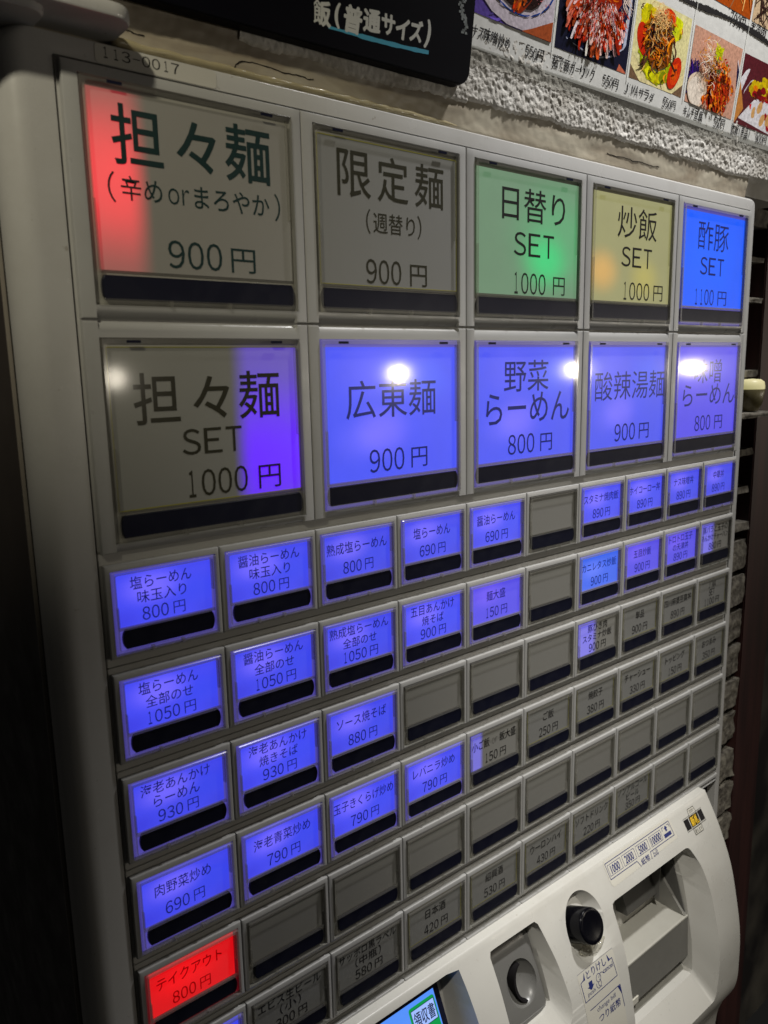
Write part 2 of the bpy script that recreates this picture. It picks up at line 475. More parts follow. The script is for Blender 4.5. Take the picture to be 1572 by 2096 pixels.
# gap between door and cabinet, its shade a near-black colour, cabinet shell behind
bm = NB()
box(bm, -12, 404, -4, 618, 7.0, 18.0)
bmesh.ops.delete(bm, geom=[f for f in bm.faces if abs(f.normal.z) > 0.9], context='FACES')
part('door_gap', bm, GROOVE, machine)
bm = NB()
outer = rrect(-16.6, 406.4, -7.4, 621, 1.5, 3); inner = rrect(-14.6, 404.4, -5.4, 619, 1.0, 3)
loft(bm, [lift(inner, 380), lift(outer, 380), lift(outer, 17.3), lift(rrect(-16.1, 405.9, -6.9, 620.5, 1.5, 3), 16.6), lift(inner, 16.6), lift(inner, 60)])
part('cabinet_shell', bm, SIDE, machine)
# lighter strip: highlight on the cabinet's front edge put into its colour
bm = NB(); box(bm, -16.9, -15.6, -6, 620, 16.0, 17.0, 0.25)
part('cabinet_edge_highlight', bm, plastic('edge_highlight_tone', (0.30, 0.27, 0.23, 1), 0.35, 0.1), machine)

# lid that overhangs the top left corner
bm = NB()
def lidloop(ins, y):
    pts = rrect(-60 + ins, 18 - ins, -13 + ins, 30, 6.5 - ins, 6)   # here second coordinate is z
    return [(p[0], y, p[1]) for p in pts]
loft(bm, [lidloop(1.0, -12.6), lidloop(0.25, -12.3), lidloop(0, -11.6), lidloop(0, -9.3), lidloop(0.3, -8.7), lidloop(0.9, -8.5)], True, True)
part('lid_overhang', bm, DOORM, machine, True)
bm = NB()
def hl(ins, y):
    pts = rrect(-60 + ins, -5 - ins, -10 + ins, 30, 5 - ins, 6)
    return [(p[0], y, p[1]) for p in pts]
loft(bm, [hl(0.6, -11), hl(0, -10.4), hl(0, -7.2), hl(0.6, -6.6)], True, True)
part('hinge_cover', bm, DOORM, machine, True)

# ---- panel behind the button frames
bm = NB()
rows_y = [146.2 + 36.05 * i for i in range(7)]
box(bm, -0.6, 400.6, 0, 141.9, 2.3, 6)
prev = 142.2
for i, ry in enumerate(rows_y):
    nxt = ry + 34.1 if i < 6 else ry + 6
    box(bm, -0.6, 400.6, prev, nxt - 0.28, 2.3, 6, 0.15); prev = nxt
part('button_panel', bm, BAND, machine)
bm = NB(); box(bm, -1.2, 400.8, -0.6, 368, 6.0, 6.8)
part('panel_backing', bm, GROOVE, machine)
bm = NB(); box(bm, 374.5, 401.0, 363, 618, 12, 30, 0.4)
part('lower_door_panel', bm, DOORM, machine)

# ---- button frames (height field with a hole for the cap)
def frame_mesh(name, w, h, hx0, hx1, hy0, hy1, slope_top, slope_bot, rib, mat):
    g = 0.2; e = 0.45
    xs = sorted({g, g + e * .35, g + e, rib, rib + 0.5, hx0, hx1, w - rib - 0.5, w - rib, w - g - e, w - g - e * .35, w - g})
    ys = sorted({0.0, e * .35, e, slope_top, *( [slope_top * q for q in (.15, .35, .65)] if slope_top > e else []), *( [h - slope_bot * q for q in (.15, .35, .65)] if slope_bot > e else []), hy0, hy1, h - slope_bot, h - e, h - e * .35, h})
    def z(x, y):
        dx = min(x - g, w - g - x); dy = min(y, h - y)
        zz = 0.0
        d = min(dx, dy)
        if d < e * .3: zz = 0.5
        elif d < e * .9: zz = 0.13
        if x > rib + 0.25 and x < w - rib - 0.25:
            if slope_top > e and y < slope_top - 1e-6: zz = max(zz, 1.7 * (1 - y / slope_top) ** 2.6)
            if slope_bot > e and y > h - slope_bot + 1e-6: zz = max(zz, 1.7 * (1 - (h - y) / slope_bot) ** 2.0)
        return zz
    bm = NB()
    V = {(i, j): bm.verts.new((x, y, z(x, y))) for i, x in enumerate(xs) for j, y in enumerate(ys)}
    def inhole(i, j):
        xm = (xs[i] + xs[i + 1]) / 2; ym = (ys[j] + ys[j + 1]) / 2
        return hx0 < xm < hx1 and hy0 < ym < hy1
    for i in range(len(xs) - 1):
        for j in range(len(ys) - 1):
            if not inhole(i, j):
                bm.faces.new((V[i, j], V[i + 1, j], V[i + 1, j + 1], V[i, j + 1]))
    for v in [v for v in bm.verts if not v.link_faces]: bm.verts.remove(v)
    be = [e_ for e_ in bm.edges if e_.is_boundary]
    r = bmesh.ops.extrude_edge_only(bm, edges=be)
    for v in [q for q in r['geom'] if isinstance(q, bmesh.types.BMVert)]: v.co.z = 2.6
    return to_mesh(name, bm, mat, True, True, 40)

SMALL = frame_mesh('button_frame', 40, 30.8, 1.9, 38.4, 2.1, 29.9, 0.45, 0.45, 1.5, IVORY)
BIG1 = frame_mesh('large_button_frame', 80, 70.8, 4.7, 76.1, 3.0, 66.8, 0.45, 3.4, 4.5, IVORY)
BIG2 = frame_mesh('large_button_frame', 80, 71.2, 4.7, 76.1, 4.9, 68.5, 4.3, 2.5, 4.5, IVORY)
STUB = frame_mesh('button_frame_stub', 40, 5.0, 1.9, 38.4, 2.1, 4.4, 0.45, 0.45, 1.5, IVORY)

# caps: rim (open ring with cross bar), face (thin sheet), strip, tray; local millimetres
def cap_rim(w0, w1, h0, h1, yb, big):
    bm = NB()
    t = 1.15 if not big else 1.6
    n = 3
    o = rrect(w0, w1, h0, h1, 0.7, n)
    o2 = rrect(w0 + .25, w1 - .25, h0 + .25, h1 - .25, 0.6, n)
    i_ = rrect(w0 + t, w1 - t, h0 + t, h1 - t, 0.6, n)
    loft(bm, [lift(o, 1.6), lift(o, -0.55), lift(o2, -0.85), lift(i_, -0.85), lift(i_, 0.75)])
    # bar between card and strip
    box(bm, w0 + t + .1, w1 - t - .1, yb - 0.45, yb + 0.45, -0.2, 0.75)
    # stepped clip at the right and at the left
    hm = h0 + (yb - h0) * 0.62
    box(bm, w1 - t - 0.55, w1 - t - 0.02, h0 + t + .1, hm, -0.4, 0.9)
    box(bm, w0 + t + 0.02, w0 + t + 0.45, hm, yb - 0.6, -0.4, 0.9)
    # pegs below the strip
    for fx in (0.33, 0.62):
        px = w0 + (w1 - w0) * fx
        box(bm, px - 0.5, px + 0.5, h1 - t + 0.1, h1 + 0.35, -1.0, 0.4)
    return to_mesh('cap_rim', bm, CAPR)
def cap_face(w0, w1, h0, h1):
    bm = NB()
    bm.faces.new([bm.verts.new(p) for p in lift(rrect(w0 + .3, w1 - .3, h0 + .3, h1 - .3, 0.6, 3), -0.7)][::-1])
    return to_mesh('clear_cap', bm, CAPF)
def strip_mesh(x0, x1, y0, y1, r):
    bm = NB()
    # short ends bulge outwards like the real window
    def lp(ins, z):
        pts = []
        a0, a1, b0, b1 = x0 + ins, x1 - ins, y0 + ins, y1 - ins
        hh = (b1 - b0); bul = hh * 0.11
        for k in range(7):
            t = k / 6; pts.append((a1 - bul + bul * math.sin(math.pi * t) - (0.35 if k in (0, 6) else 0), b0 + hh * t, z))
        for k in range(7):
            t = k / 6; pts.append((a0 + bul - bul * math.sin(math.pi * t) + (0.35 if k in (0, 6) else 0), b1 - hh * t, z))
        return pts
    loft(bm, [lp(0, 1.6), lp(0, 0.45), lp(0.2, 0.25)], False, True)
    return to_mesh('sold_out_strip', bm, BLACK)
def card_mesh(x0, x1, y0, y1):
    bm = NB(); sheet(bm, x0, x1, y0, y1, 0.95)
    for f in bm.faces: f.normal_flip()
    bm2 = bm
    me = to_mesh('price_card', bm2, None, False, False)
    return me
def edge_mesh(x0, x1, y0, y1):
    bm = NB()
    loft(bm, [lift(rrect(x0 - .12, x1 + .12, y0 - .12, y1 + .12, .2, 1), 0.86), lift(rrect(x0 + .16, x1 - .16, y0 + .16, y1 - .16, .2, 1), 0.86)])
    return to_mesh('film_edge', bm, YEL)
def tray_mesh(x0, x1, y0, y1):
    bm = NB(); box(bm, x0, x1, y0, y1, 1.75, 2.2)
    return to_mesh('button_tray', bm, TRAY)
def slot_mesh(xs, y0, y1, z):
    bm = NB()
    for a in xs: box(bm, a - 2.2, a + 2.2, y0, y1, z, z + 0.5)
    return to_mesh('clip_slot', bm, BLACK)

SK = dict(frame=SMALL, rim=cap_rim(2.1, 38.3, 2.3, 29.7, 21.35, False), face=cap_face(2.1, 38.3, 2.3, 29.7),
          strip=strip_mesh(4.6, 37.0, 21.9, 28.3, 1.4), card=card_mesh(3.7, 36.6, 3.2, 21.0), edge=edge_mesh(3.7, 36.6, 3.2, 21.0),
          tray=tray_mesh(1.9, 38.4, 2.1, 29.9), slot=None)
B1 = dict(frame=BIG1, rim=cap_rim(4.9, 75.9, 3.2, 66.5, 57.1, True), face=cap_face(4.9, 75.9, 3.2, 66.5),
          strip=strip_mesh(7.0, 75.0, 58.0, 65.2, 1.6), card=card_mesh(6.8, 74.9, 5.8, 56.5), edge=edge_mesh(6.8, 74.9, 5.8, 56.5),
          tray=tray_mesh(4.7, 76.1, 3.0, 66.8), slot=slot_mesh((15, 66), 3.75, 4.6, -0.92))
B2 = dict(frame=BIG2, rim=cap_rim(4.9, 75.9, 5.1, 68.3, 58.9, True), face=cap_face(4.9, 75.9, 5.1, 68.3),
          strip=strip_mesh(7.0, 75.0, 59.8, 67.0, 1.6), card=card_mesh(6.8, 74.9, 7.7, 58.3), edge=edge_mesh(6.8, 74.9, 7.7, 58.3),
          tray=tray_mesh(4.7, 76.1, 4.9, 68.5), slot=slot_mesh((15, 66), 5.65, 6.5, -0.92))

def copy_mat(me, mat):
    m = me.copy(); m.materials.clear(); m.materials.append(mat); return m
_cards = {}
def card_for(kit, key):
    k = (id(kit), key)
    if k not in _cards: _cards[k] = copy_mat(kit['card'], lab[key])
    return _cards[k]
_rims = {}
def rim_unlit(kit):
    if id(kit) not in _rims: _rims[id(kit)] = copy_mat(kit['rim'], CAPR2)
    return _rims[id(kit)]
_trays = {}
def tray_for(kit, key):
    mat = TRAYB if key in ('blue', 'blue_l', 'violet', 'bigblue', 'bigviolet', 'azure') else (TRAYR if key == 'red' else TRAY)
    k = (id(kit), mat.name)
    if k not in _trays: _trays[k] = copy_mat(kit['tray'], mat)
    return _trays[k]

def button(x, y, kit, key, texts, ink, name, label=None, yellow=False, group=None):
    """texts: (string, x0, x1, y0, y1, weight) in local mm of the module"""
    b = bpy.data.objects.new(name, kit['frame']); C.objects.link(b)
    b.parent = machine; b.location = W((x, y, 0)) - machine.location
    if label: b['label'] = label
    link('button_tray', tray_for(kit, key), b)
    link('price_card', card_for(kit, key), b)
    link('sold_out_strip', kit['strip'], b)
    if texts:
        bm = NB()
        for (s, a0, a1, c0, c1, wt) in texts:
            put_line(bm, s, a0, a1, c0, c1, lambda px, py: (px, py, 0.84), wt)
        link('lettering', to_mesh('lettering', bm, ink, False, True), b)
    if yellow: link('film_edge', kit['edge'], b)
    link('cap_rim', kit['rim'] if key not in ('blank', 'off', 'part_l', 'part_m', 'red_l', 'purple_r', 'green', 'yellow') else rim_unlit(kit), b)
    link('clear_cap', kit['face'], b)
    if kit['slot']: link('clip_slot', kit['slot'], b)
    return b

# ---- the ten large buttons: module origin x, y, texts in panel millimetres
def L(ox, oy, items):
    return [(s, a0 - ox, a1 - ox, c0 - oy, c1 - oy, w) for (s, a0, a1, c0, c1, w) in items]
big = [
 (0, 0, 'red_l', INKT, [('担', 13.7, 29.3, 9.0, 25.9, .011), ('々', 34.0, 47.5, 10.4, 25.0, .011), ('麺', 50.8, 67.5, 8.4, 25.9, .011),
    ('（', 11.3, 13.6, 28.2, 37.0, 0), ('辛め', 15.3, 28.3, 28.9, 36.0, 0.004), ('or', 30.2, 37.3, 30.8, 35.6, -.012), ('まろやか', 39.0, 66.5, 29.2, 36.0, .004), ('）', 68.6, 70.8, 28.2, 37.0, 0),
    ('900', 29.0, 47.7, 46.3, 54.8, -.002), ('円', 51.0, 60.1, 47.2, 54.9, 0)], 'large button 担々麺 900円, left edge glowing red', False),
 (80, 0, 'off', INKO, [('限', 95.4, 110.8, 9.4, 25.5, .004), ('定', 114.0, 129.2, 9.4, 25.5, .004), ('麺', 132.6, 147.9, 9.4, 25.5, .004),
    ('（', 108.2, 110.2, 28.8, 37.6, 0), ('週替り', 111.6, 132.4, 29.6, 37.0, 0), ('）', 133.8, 135.8, 28.8, 37.6, 0),
    ('900', 107.7, 125.1, 46.6, 55.6, -.006), ('円', 129.6, 138.5, 47.4, 55.6, 0)], 'large unlit button 限定麺 900円', True),
 (160, 0, 'green', INK, [('日替り', 182.4, 225.2, 11.0, 25.2, .004), ('SET', 190.1, 217.9, 29.6, 39.6, -.004), ('1000', 189.3, 212.1, 46.6, 55.9, -.006), ('円', 217.4, 226.0, 47.4, 55.6, 0)],
    'large green lit button 日替り SET 1000円', False),
 (240, 0, 'yellow', INK, [('炒飯', 266.6, 301.3, 10.4, 25.6, .002), ('SET', 270.5, 297.9, 29.6, 39.3, -.004), ('1000', 271.9, 296.5, 46.6, 55.5, -.006), ('円', 300.3, 309.0, 47.3, 55.3, 0)],
    'large yellow lit button 炒飯 SET 1000円', False),
 (320, 0, 'azure', INKB, [('酢豚', 342.5, 376.0, 10.4, 25.6, -.002), ('SET', 346.0, 372.5, 29.4, 39.0, -.008), ('1100', 341.0, 362.6, 46.8, 55.6, -.01), ('円', 367.0, 377.0, 47.4, 55.4, -.003)],
    'large bright azure button 酢豚 SET 1100円', False),
 (0, 71.4, 'purple_r', INKO, [('担', 14.1, 29.5, 87.0, 103.2, .006), ('々', 34.2, 47.6, 88.4, 102.4, .006), ('麺', 51.0, 67.3, 87.0, 103.2, .006),
    ('SET', 29.4, 51.8, 105.4, 113.9, -.004), ('1000', 29.3, 53.0, 119.1, 128.1, -.004), ('円', 57.4, 66.4, 119.8, 128.0, 0)], 'large button 担々麺 SET 1000円, right side glowing purple', True),
 (80, 71.4, 'bigblue', INKB, [('広東麺', 96.4, 142.8, 91.6, 106.2, .002), ('900', 107.2, 125.2, 118.4, 127.6, -.006), ('円', 128.9, 137.8, 119.2, 127.4, 0)], 'large blue lit button 広東麺 900円', False),
 (160, 71.4, 'bigblue', INKB, [('野菜', 184.5, 215.4, 84.8, 98.9, .002), ('らーめん', 172.9, 231.3, 99.4, 113.2, .004), ('800', 187.5, 205.9, 118.2, 127.4, -.006), ('円', 210.1, 218.8, 119.0, 127.3, 0)],
    'large blue lit button 野菜らーめん 800円', False),
 (240, 71.4, 'bigblue', INKB, [('酸辣湯麺', 251.7, 314.8, 91.2, 105.8, -.002), ('900', 269.6, 288.2, 118.2, 127.4, -.008), ('円', 291.9, 301.2, 119.0, 127.3, 0)], 'large blue lit button 酸辣湯麺 900円', False),
 (320, 71.4, 'bigviolet', INKB, [('味噌', 345.8, 376.4, 86.0, 99.6, -.002), ('らーめん', 334.5, 393.2, 100.2, 112.4, 0), ('800', 348.7, 366.5, 118.2, 127.2, -.008), ('円', 371.2, 380.3, 119.0, 127.2, 0)],
    'large violet-blue lit button 味噌らーめん 800円', False),
]
for (ox, oy, key, ink, items, label, yel) in big:
    button(ox, oy, B1 if oy == 0 else B2, key, L(ox, oy, items), ink, 'large_menu_button', label, yel)

# ---- the small buttons: grid[row][column]
T3, T2 = 3, 2
grid = [
 [(['塩らーめん', '味玉入り'], '800', 'blue'), (['醤油らーめん', '味玉入り'], '800', 'blue'), (['熟成塩らーめん'], '800', 'blue'), (['塩らーめん'], '690', 'blue'), (['醤油らーめん'], '690', 'blue'),
  None, (['スタミナ焼肉飯'], '890', 'blue'), (['ホイコーロー丼'], '890', 'blue'), (['ナス味噌丼'], '890', 'blue'), (['中華丼'], '890', 'blue')],
 [(['塩らーめん', '全部のせ'], '1050', 'blue'), (['醤油らーめん', '全部のせ'], '1050', 'blue'), (['熟成塩らーめん', '全部のせ'], '1050', 'blue'), (['五目あんかけ', '焼そば'], '900', 'blue'), (['麺大盛'], '150', 'violet'),
  None, (['カニレタス炒飯'], '900', 'blue_l'), (['五目炒飯'], '900', 'violet'), (['トロトロ玉子', 'の天津丼'], '890', 'violet'), (['豚バラと玉子の', 'あんかけチャーハン'], '880', 'part_m')],
 [(['海老あんかけ', 'らーめん'], '930', 'blue'), (['海老あんかけ', '焼きそば'], '930', 'blue'), (['ソース焼そば'], '880', 'blue'), None, None,
  None, (['豚ひき肉', 'スタミナ炒飯'], '900', 'part_m'), (['単品'], '900', 'off'), (['四川麻婆豆腐丼'], '890', 'off'), (['JIMA', 'SET'], '1100', 'off')],
 [(['肉野菜炒め'], '690', 'blue'), (['海老青菜炒め'], '790', 'blue'), (['玉子きくらげ炒め'], '790', 'blue'), (['レバニラ炒め'], '790', 'blue'), (['小ご飯 or 飯大盛'], '150', 'part_l'),
  (['ご飯'], '250', 'off'), (['焼餃子'], '380', 'off'), (['チャーシュー'], '330', 'off'), (['トッピング'], '150', 'off'), (['おつまみ'], '350', 'off')],
 [(['テイクアウト'], '800', 'red'), None, None, None, None, None, None, None, None, None],
 [([''], '', 'blue'), (['エビス生ビール', '（小）'], '300', 'off'), (['サッポロ黒ラベル', '（中瓶）'], '580', 'off'), (['日本酒'], '420', 'off'), (['紹興酒'], '530', 'off'),
  (['ウーロンハイ'], '430', 'off'), (['ソフトドリンク'], '220', 'off'), (['ノンアルコール', 'ビール'], '350', 'off'), None, None],
]
def seg(s, x0, x1, y0, y1, w):
    """split a line into CJK and Latin runs so each keeps its own height"""
    if s == '小ご飯 or 飯大盛':
        return [('小ご飯', 4.4, 16.2, y0, y1, w), ('or', 18.0, 21.6, y0 + 1.5, y1 - .3, -.03), ('飯大盛', 23.2, 34.8, y0, y1, w)]
    if s and s[0] == '（':
        m_ = (x0 + x1) / 2; hw = 1.6 + 2.1 * (len(s) - 2)
        return [('（', m_ - hw - 1.2, m_ - hw, y0 - .2, y1 + .2, w), (s[1:-1], m_ - hw + .9, m_ + hw - .9, y0, y1, w), ('）', m_ + hw, m_ + hw + 1.2, y0 - .2, y1 + .2, w)]
    return [(s, x0, x1, y0, y1, w)]
for r_i, row in enumerate(grid):
    for c_i, cell in enumerate(row):
        x, y = 40.0 * c_i, rows_y[r_i]
        if cell is None:
            button(x, y, SK, 'blank', None, None, 'menu_button')
            continue
        lines, price, key = cell
        tx = []
        two = len(lines) == 2
        dx = 0.9 if c_i else -0.3
        for i, s in enumerate(lines):
            if not s: continue
            n = len(s)
            if s in ('JIMA', 'SET'): wd = 2.2 * n
            elif '（' in s: wd = 3.9 * n
            else: wd = min(31.5, 4.25 * n)
            flat_k = 3.7 if n > 8 else 4.4
            cx = 19.2 + dx + (0.0 if not two or i else 0.0)
            if two: y0, y1 = (4.9, 9.2) if i == 0 else (10.0, 14.2)
            else: y0, y1 = 6.9, 11.6
            if s in ('JIMA', 'SET'): tx.append((s, cx - wd / 2, cx + wd / 2, y0, y1, -.03)); continue
            tx += seg(s, cx - wd / 2, cx + wd / 2, y0, y1, .004)
        if price:
            nd = len(price); w_ = 3.02 * nd
            px0 = 12.0 + dx - (1.6 if nd == 4 else 0)
            py0, py1 = (15.6, 20.1) if two else (14.8, 19.6)
            tx.append((price, px0, px0 + w_, py0, py1, -.008))
            tx.append(('円', px0 + w_ + 1.7, px0 + w_ + 5.9, py0 + .3, py1, -.004))
        lit = key in ('blue', 'blue_l', 'violet')
        ink = INKB if lit else (INKR if key == 'red' else INK)
        word = {'blue': 'blue lit', 'blue_l': 'light blue lit', 'violet': 'violet-blue lit', 'red': 'red lit', 'off': 'unlit', 'part_m': 'half lit', 'part_l': 'left-edge lit'}[key]
        lbl = (word + ' button ' + ''.join(lines) + ' ' + price + '円') if price else None
        button(x, y, SK, key, tx, ink, 'menu_button', lbl, key in ('off',) and c_i >= 3)
# tops of a further row that sinks behind the coin unit
for c_i in range(10):
    o = bpy.data.objects.new('button_frame_stub', STUB); C.objects.link(o); o.parent = machine
    o.location = W((40.0 * c_i, 361.3, 0)) - machine.location

# ---- number plate on the door top
bm = NB()
loft(bm, [lift(rrect(10.8, 49.4, -6.3, -1.1, 1.2, 4), 1.62), lift(rrect(10.8, 49.4, -6.3, -1.1, 1.2, 4), 1.46)], False, True)
o_s = part('number_sticker', bm, STICK2, machine)
bm = NB()
put_line(bm, '113-0017', 12.6, 36.8, -5.7, -2.7, lambda x, y: (x, y + 0.0, 1.42), -.012)
part('sticker_lettering', bm, INK, o_s)

# ================================================================== COIN AND BILL UNIT
PY = [355, 361.5, 363, 375, 386, 405, 425.5, 448, 469, 490, 506, 521, 620]
PZ = [2, -3.4, -4.9, -11.6, -17.1, -24.6, -29.5, -33.4, -34.3, -33.0, -25.7, -22, -16]
# smooth the profile
def prof(y):
    if y <= PY[0]: return PZ[0]
    for i in range(len(PY) - 1):
        if y <= PY[i + 1]:
            t = (y - PY[i]) / (PY[i + 1] - PY[i])
            p0 = PZ[max(i - 1, 0)]; p1 = PZ[i]; p2 = PZ[i + 1]; p3 = PZ[min(i + 2, len(PZ) - 1)]
            y0 = PY[max(i - 1, 0)]; y3 = PY[min(i + 2, len(PY) - 1)]
            m1 = (p2 - p0) / max(1e-6, PY[i + 1] - y0) * (PY[i + 1] - PY[i])
            m2 = (p3 - p1) / max(1e-6, y3 - PY[i]) * (PY[i + 1] - PY[i])
            if i <= 2:
                return p1 + (p2 - p1) * t
            return (2 * t**3 - 3 * t**2 + 1) * p1 + (t**3 - 2 * t**2 + t) * m1 + (-2 * t**3 + 3 * t**2) * p2 + (t**3 - t**2) * m2
    return PZ[-1]
def nrm(y):
    d = (prof(y + .5) - prof(y - .5))
    v = Vector((0, d, -1)).normalized()
    return v
def surf(x, y, off=0.0):
    n = nrm(y)
    return (x + n.x * off, y + n.y * off, prof(y) + n.z * off)

# body: profile extruded along x with softened right edge
ys = [362.4, 362.6, 363.2] + [365 + 3.0 * i for i in range(0, 66)]
def unit_loop(x, ins):
    pts = []
    for k, y in enumerate(ys):
        n = nrm(max(y, 364)); yy = max(y, 362.4 + ins)
        pts.append((x, yy, prof(max(yy, 362.9)) + (0.9 if k == 0 else (0.35 if k == 1 else 0)) + ins))
    pts.append((x, ys[-1], 45)); pts.append((x, 362.4 + ins, 45))
    return pts
bm = NB()
loft(bm, [unit_loop(20, 0), unit_loop(150, 0), unit_loop(374.2, 0), unit_loop(375.9, 0.35), unit_loop(376.8, 1.3), unit_loop(377.0, 2.4)], True, True)
bmesh.ops.recalc_face_normals(bm, faces=bm.faces)
def temp_obj(bm):
    me = bpy.data.meshes.new('tmp'); bm.to_mesh(me); bm.free()
    o = bpy.data.objects.new('tmp', me); C.objects.link(o); return o
body = temp_obj(bm)

def densify(poly, step=4.0):
    out = []
    for i, p in enumerate(poly):
        q = poly[(i + 1) % len(poly)]
        d = math.hypot(q[0] - p[0], q[1] - p[1]); n = max(1, int(d / step))
        for k in range(n): out.append((p[0] + (q[0] - p[0]) * k / n, p[1] + (q[1] - p[1]) * k / n))
    return out
def smooth_poly(poly, r=2.5, n=4):
    """round the corners of a polygon"""
    out = []
    N = len(poly)
    for i in range(N):
        p = Vector((poly[i][0], poly[i][1])); a = Vector((poly[i - 1][0], poly[i - 1][1])); b = Vector((poly[(i + 1) % N][0], poly[(i + 1) % N][1]))
        la, lb = (a - p).length, (b - p).length
        rr = min(r, la * .45, lb * .45)
        s = p + (a - p) / la * rr; e = p + (b - p) / lb * rr
        for k in range(n + 1):
            t = k / n; q = s * (1 - t) ** 2 + p * 2 * t * (1 - t) + e * t * t
            out.append((q.x, q.y))
    return out
def resample(poly, n):
    L_ = [0]
    for i in range(len(poly)):
        p, q = poly[i], poly[(i + 1) % len(poly)]
        L_.append(L_[-1] + math.hypot(q[0] - p[0], q[1] - p[1]))
    out = []
    for k in range(n):
        d = L_[-1] * k / n
        for i in range(len(poly)):
            if L_[i + 1] >= d:
                t = (d - L_[i]) / max(1e-9, L_[i + 1] - L_[i]); p, q = poly[i], poly[(i + 1) % len(poly)]
                out.append((p[0] + (q[0] - p[0]) * t, p[1] + (q[1] - p[1]) * t)); break
    return out
def quadmap(poly, n_each=14):
    """same number of samples on every side of a 4-point outline so outer and inner loops pair up"""
    out = []
    for i in range(4):
        p, q = poly[i], poly[(i + 1) % 4]
        for k in range(n_each): out.append((p[0] + (q[0] - p[0]) * k / n_each, p[1] + (q[1] - p[1]) * k / n_each))
    return out
def cutter(outer, inner, depth, mid_d=None):
    mid_d = mid_d or depth
    bm = NB()
    ex = lambda f: [(o[0] + (o[0] - i[0]) * f, o[1] + (o[1] - i[1]) * f) for o, i in zip(outer, inner)]
    o2 = ex(8.0 / max(mid_d, 1e-3))
    l0 = [(p[0], p[1], prof(q[1]) - 8) for p, q in zip(o2, outer)]
    l1 = [(p[0], p[1], prof(p[1])) for p in outer]
    l2 = [(p[0], p[1], prof(p[1]) + depth) for p in inner]
    lm_ = [(p[0], p[1], prof(p[1]) + mid_d) for p in inner]
    vs = loft(bm, [l0, l1, l2] if mid_d == depth else [l0, l1, lm_, l2], True, False)
    cx = sum(p[0] for p in inner) / len(inner); cy = sum(p[1] for p in inner) / len(inner)
    last = vs[-1]
    mid = [bm.verts.new(((v.co.x + cx) / 2, (v.co.y + cy) / 2, prof((v.co.y + cy) / 2) + depth)) for v in last]
    cv = bm.verts.new((cx, cy, prof(cy) + depth))
    n = len(last)
    for i in range(n):
        bm.faces.new((last[(i + 1) % n], last[i], mid[i], mid[(i + 1) % n]))
        bm.faces.new((mid[(i + 1) % n], mid[i], cv))
    bmesh.ops.recalc_face_normals(bm, faces=bm.faces)
    return temp_obj(bm)
def cut(target, tool):
    m = target.modifiers.new('b', 'BOOLEAN'); m.operation = 'DIFFERENCE'; m.object = tool; m.solver = 'EXACT'
    dg = bpy.context.evaluated_depsgraph_get()
    me = bpy.data.meshes.new_from_object(target.evaluated_get(dg))
    target.modifiers.clear(); target.data = me
    bpy.data.objects.remove(tool)
# screen recess
N = 72
cut(body, cutter(resample(smooth_poly([(40, 365.7), (147.6, 365.7), (149.8, 400), (149.8, 540), (40, 540)], 2.5), N), resample(smooth_poly([(42, 367.5), (146.0, 367.5), (143.0, 400), (143.0, 538), (42, 538)], 1.2), N), 17))
# coin recess
cut(body, cutter(resample(smooth_poly([(167.0, 368.0), (202.3, 368.2), (207.2, 390), (209.8, 410), (208.6, 417), (200, 421.5), (166.2, 424)], 2.2), N),
                 resample(smooth_poly([(168.0, 368.8), (201.8, 368.8), (202.0, 388), (202.0, 403), (202.0, 409), (196, 412), (167.6, 413)], 1.2), N), 16, 7.5))
# dish round the cancel button
def egg(cx, cy, rx, ry, n=N, sk=0.0):
    return [(cx + rx * math.cos(2 * math.pi * k / n) + sk * (math.sin(2 * math.pi * k / n)) * rx * .3, cy + ry * math.sin(2 * math.pi * k / n)) for k in range(n)]
cut(body, cutter(egg(234.5, 383.6, 15.0, 16.0), egg(230.8, 381.6, 11.0, 11.6), 6.5))
# bill recess
bo = smooth_poly([(258, 381.7), (338.2, 381.8), (344.8, 395), (348.0, 414), (349.3, 436), (349.3, 466), (346.5, 483), (258, 483.5)], 3.0)
bi = smooth_poly([(259.0, 383.2), (337.6, 383.2), (338.0, 397), (338.0, 414), (338.0, 432), (338.0, 452), (338.0, 466), (259.0, 466)], 2.0)
cut(body, cutter(resample(bo, N * 2), resample(bi, N * 2), 34, 12))
me = body.data
bm = NB(); bm.from_mesh(me); bpy.data.objects.remove(body)
bmesh.ops.remove_doubles(bm, verts=bm.verts, dist=0.002)
# soften the sharp rims of the openings
coin = part('coin_unit', bm, IVORY2, machine, True, 32)
try:
    bv = coin.modifiers.new('bevel', 'BEVEL'); bv.width = 0.0006; bv.segments = 2; bv.limit_method = 'ANGLE'; bv.angle_limit = math.radians(38); bv.harden_normals = False
except Exception: pass

# --- stickers on the curved front
def surf_patch(poly, off, thick=0.12, res=3.0):
    """sticker following the surface: grid clipped to a rounded rectangle"""
    bm = NB()
    x0, x1 = min(p[0] for p in poly), max(p[0] for p in poly); y0, y1 = min(p[1] for p in poly), max(p[1] for p in poly)
    ny = max(2, int((y1 - y0) / res) * 2)
    rows = []
    for j in range(ny + 1):
        y = y0 + (y1 - y0) * j / ny
        xs_ = []
        for i in range(len(poly)):
            p, q = poly[i], poly[(i + 1) % len(poly)]
            if (p[1] - y) * (q[1] - y) <= 0 and abs(p[1] - q[1]) > 1e-9:
                xs_.append(p[0] + (q[0] - p[0]) * (y - p[1]) / (q[1] - p[1]))
        if len(xs_) < 2: xs_ = [x0 + 1, x1 - 1]
        rows.append((bm.verts.new(surf(min(xs_), y, off)), bm.verts.new(surf(max(xs_), y, off))))
    for a, b in zip(rows, rows[1:]): bm.faces.new((a[0], a[1], b[1], b[0]))
    return bm
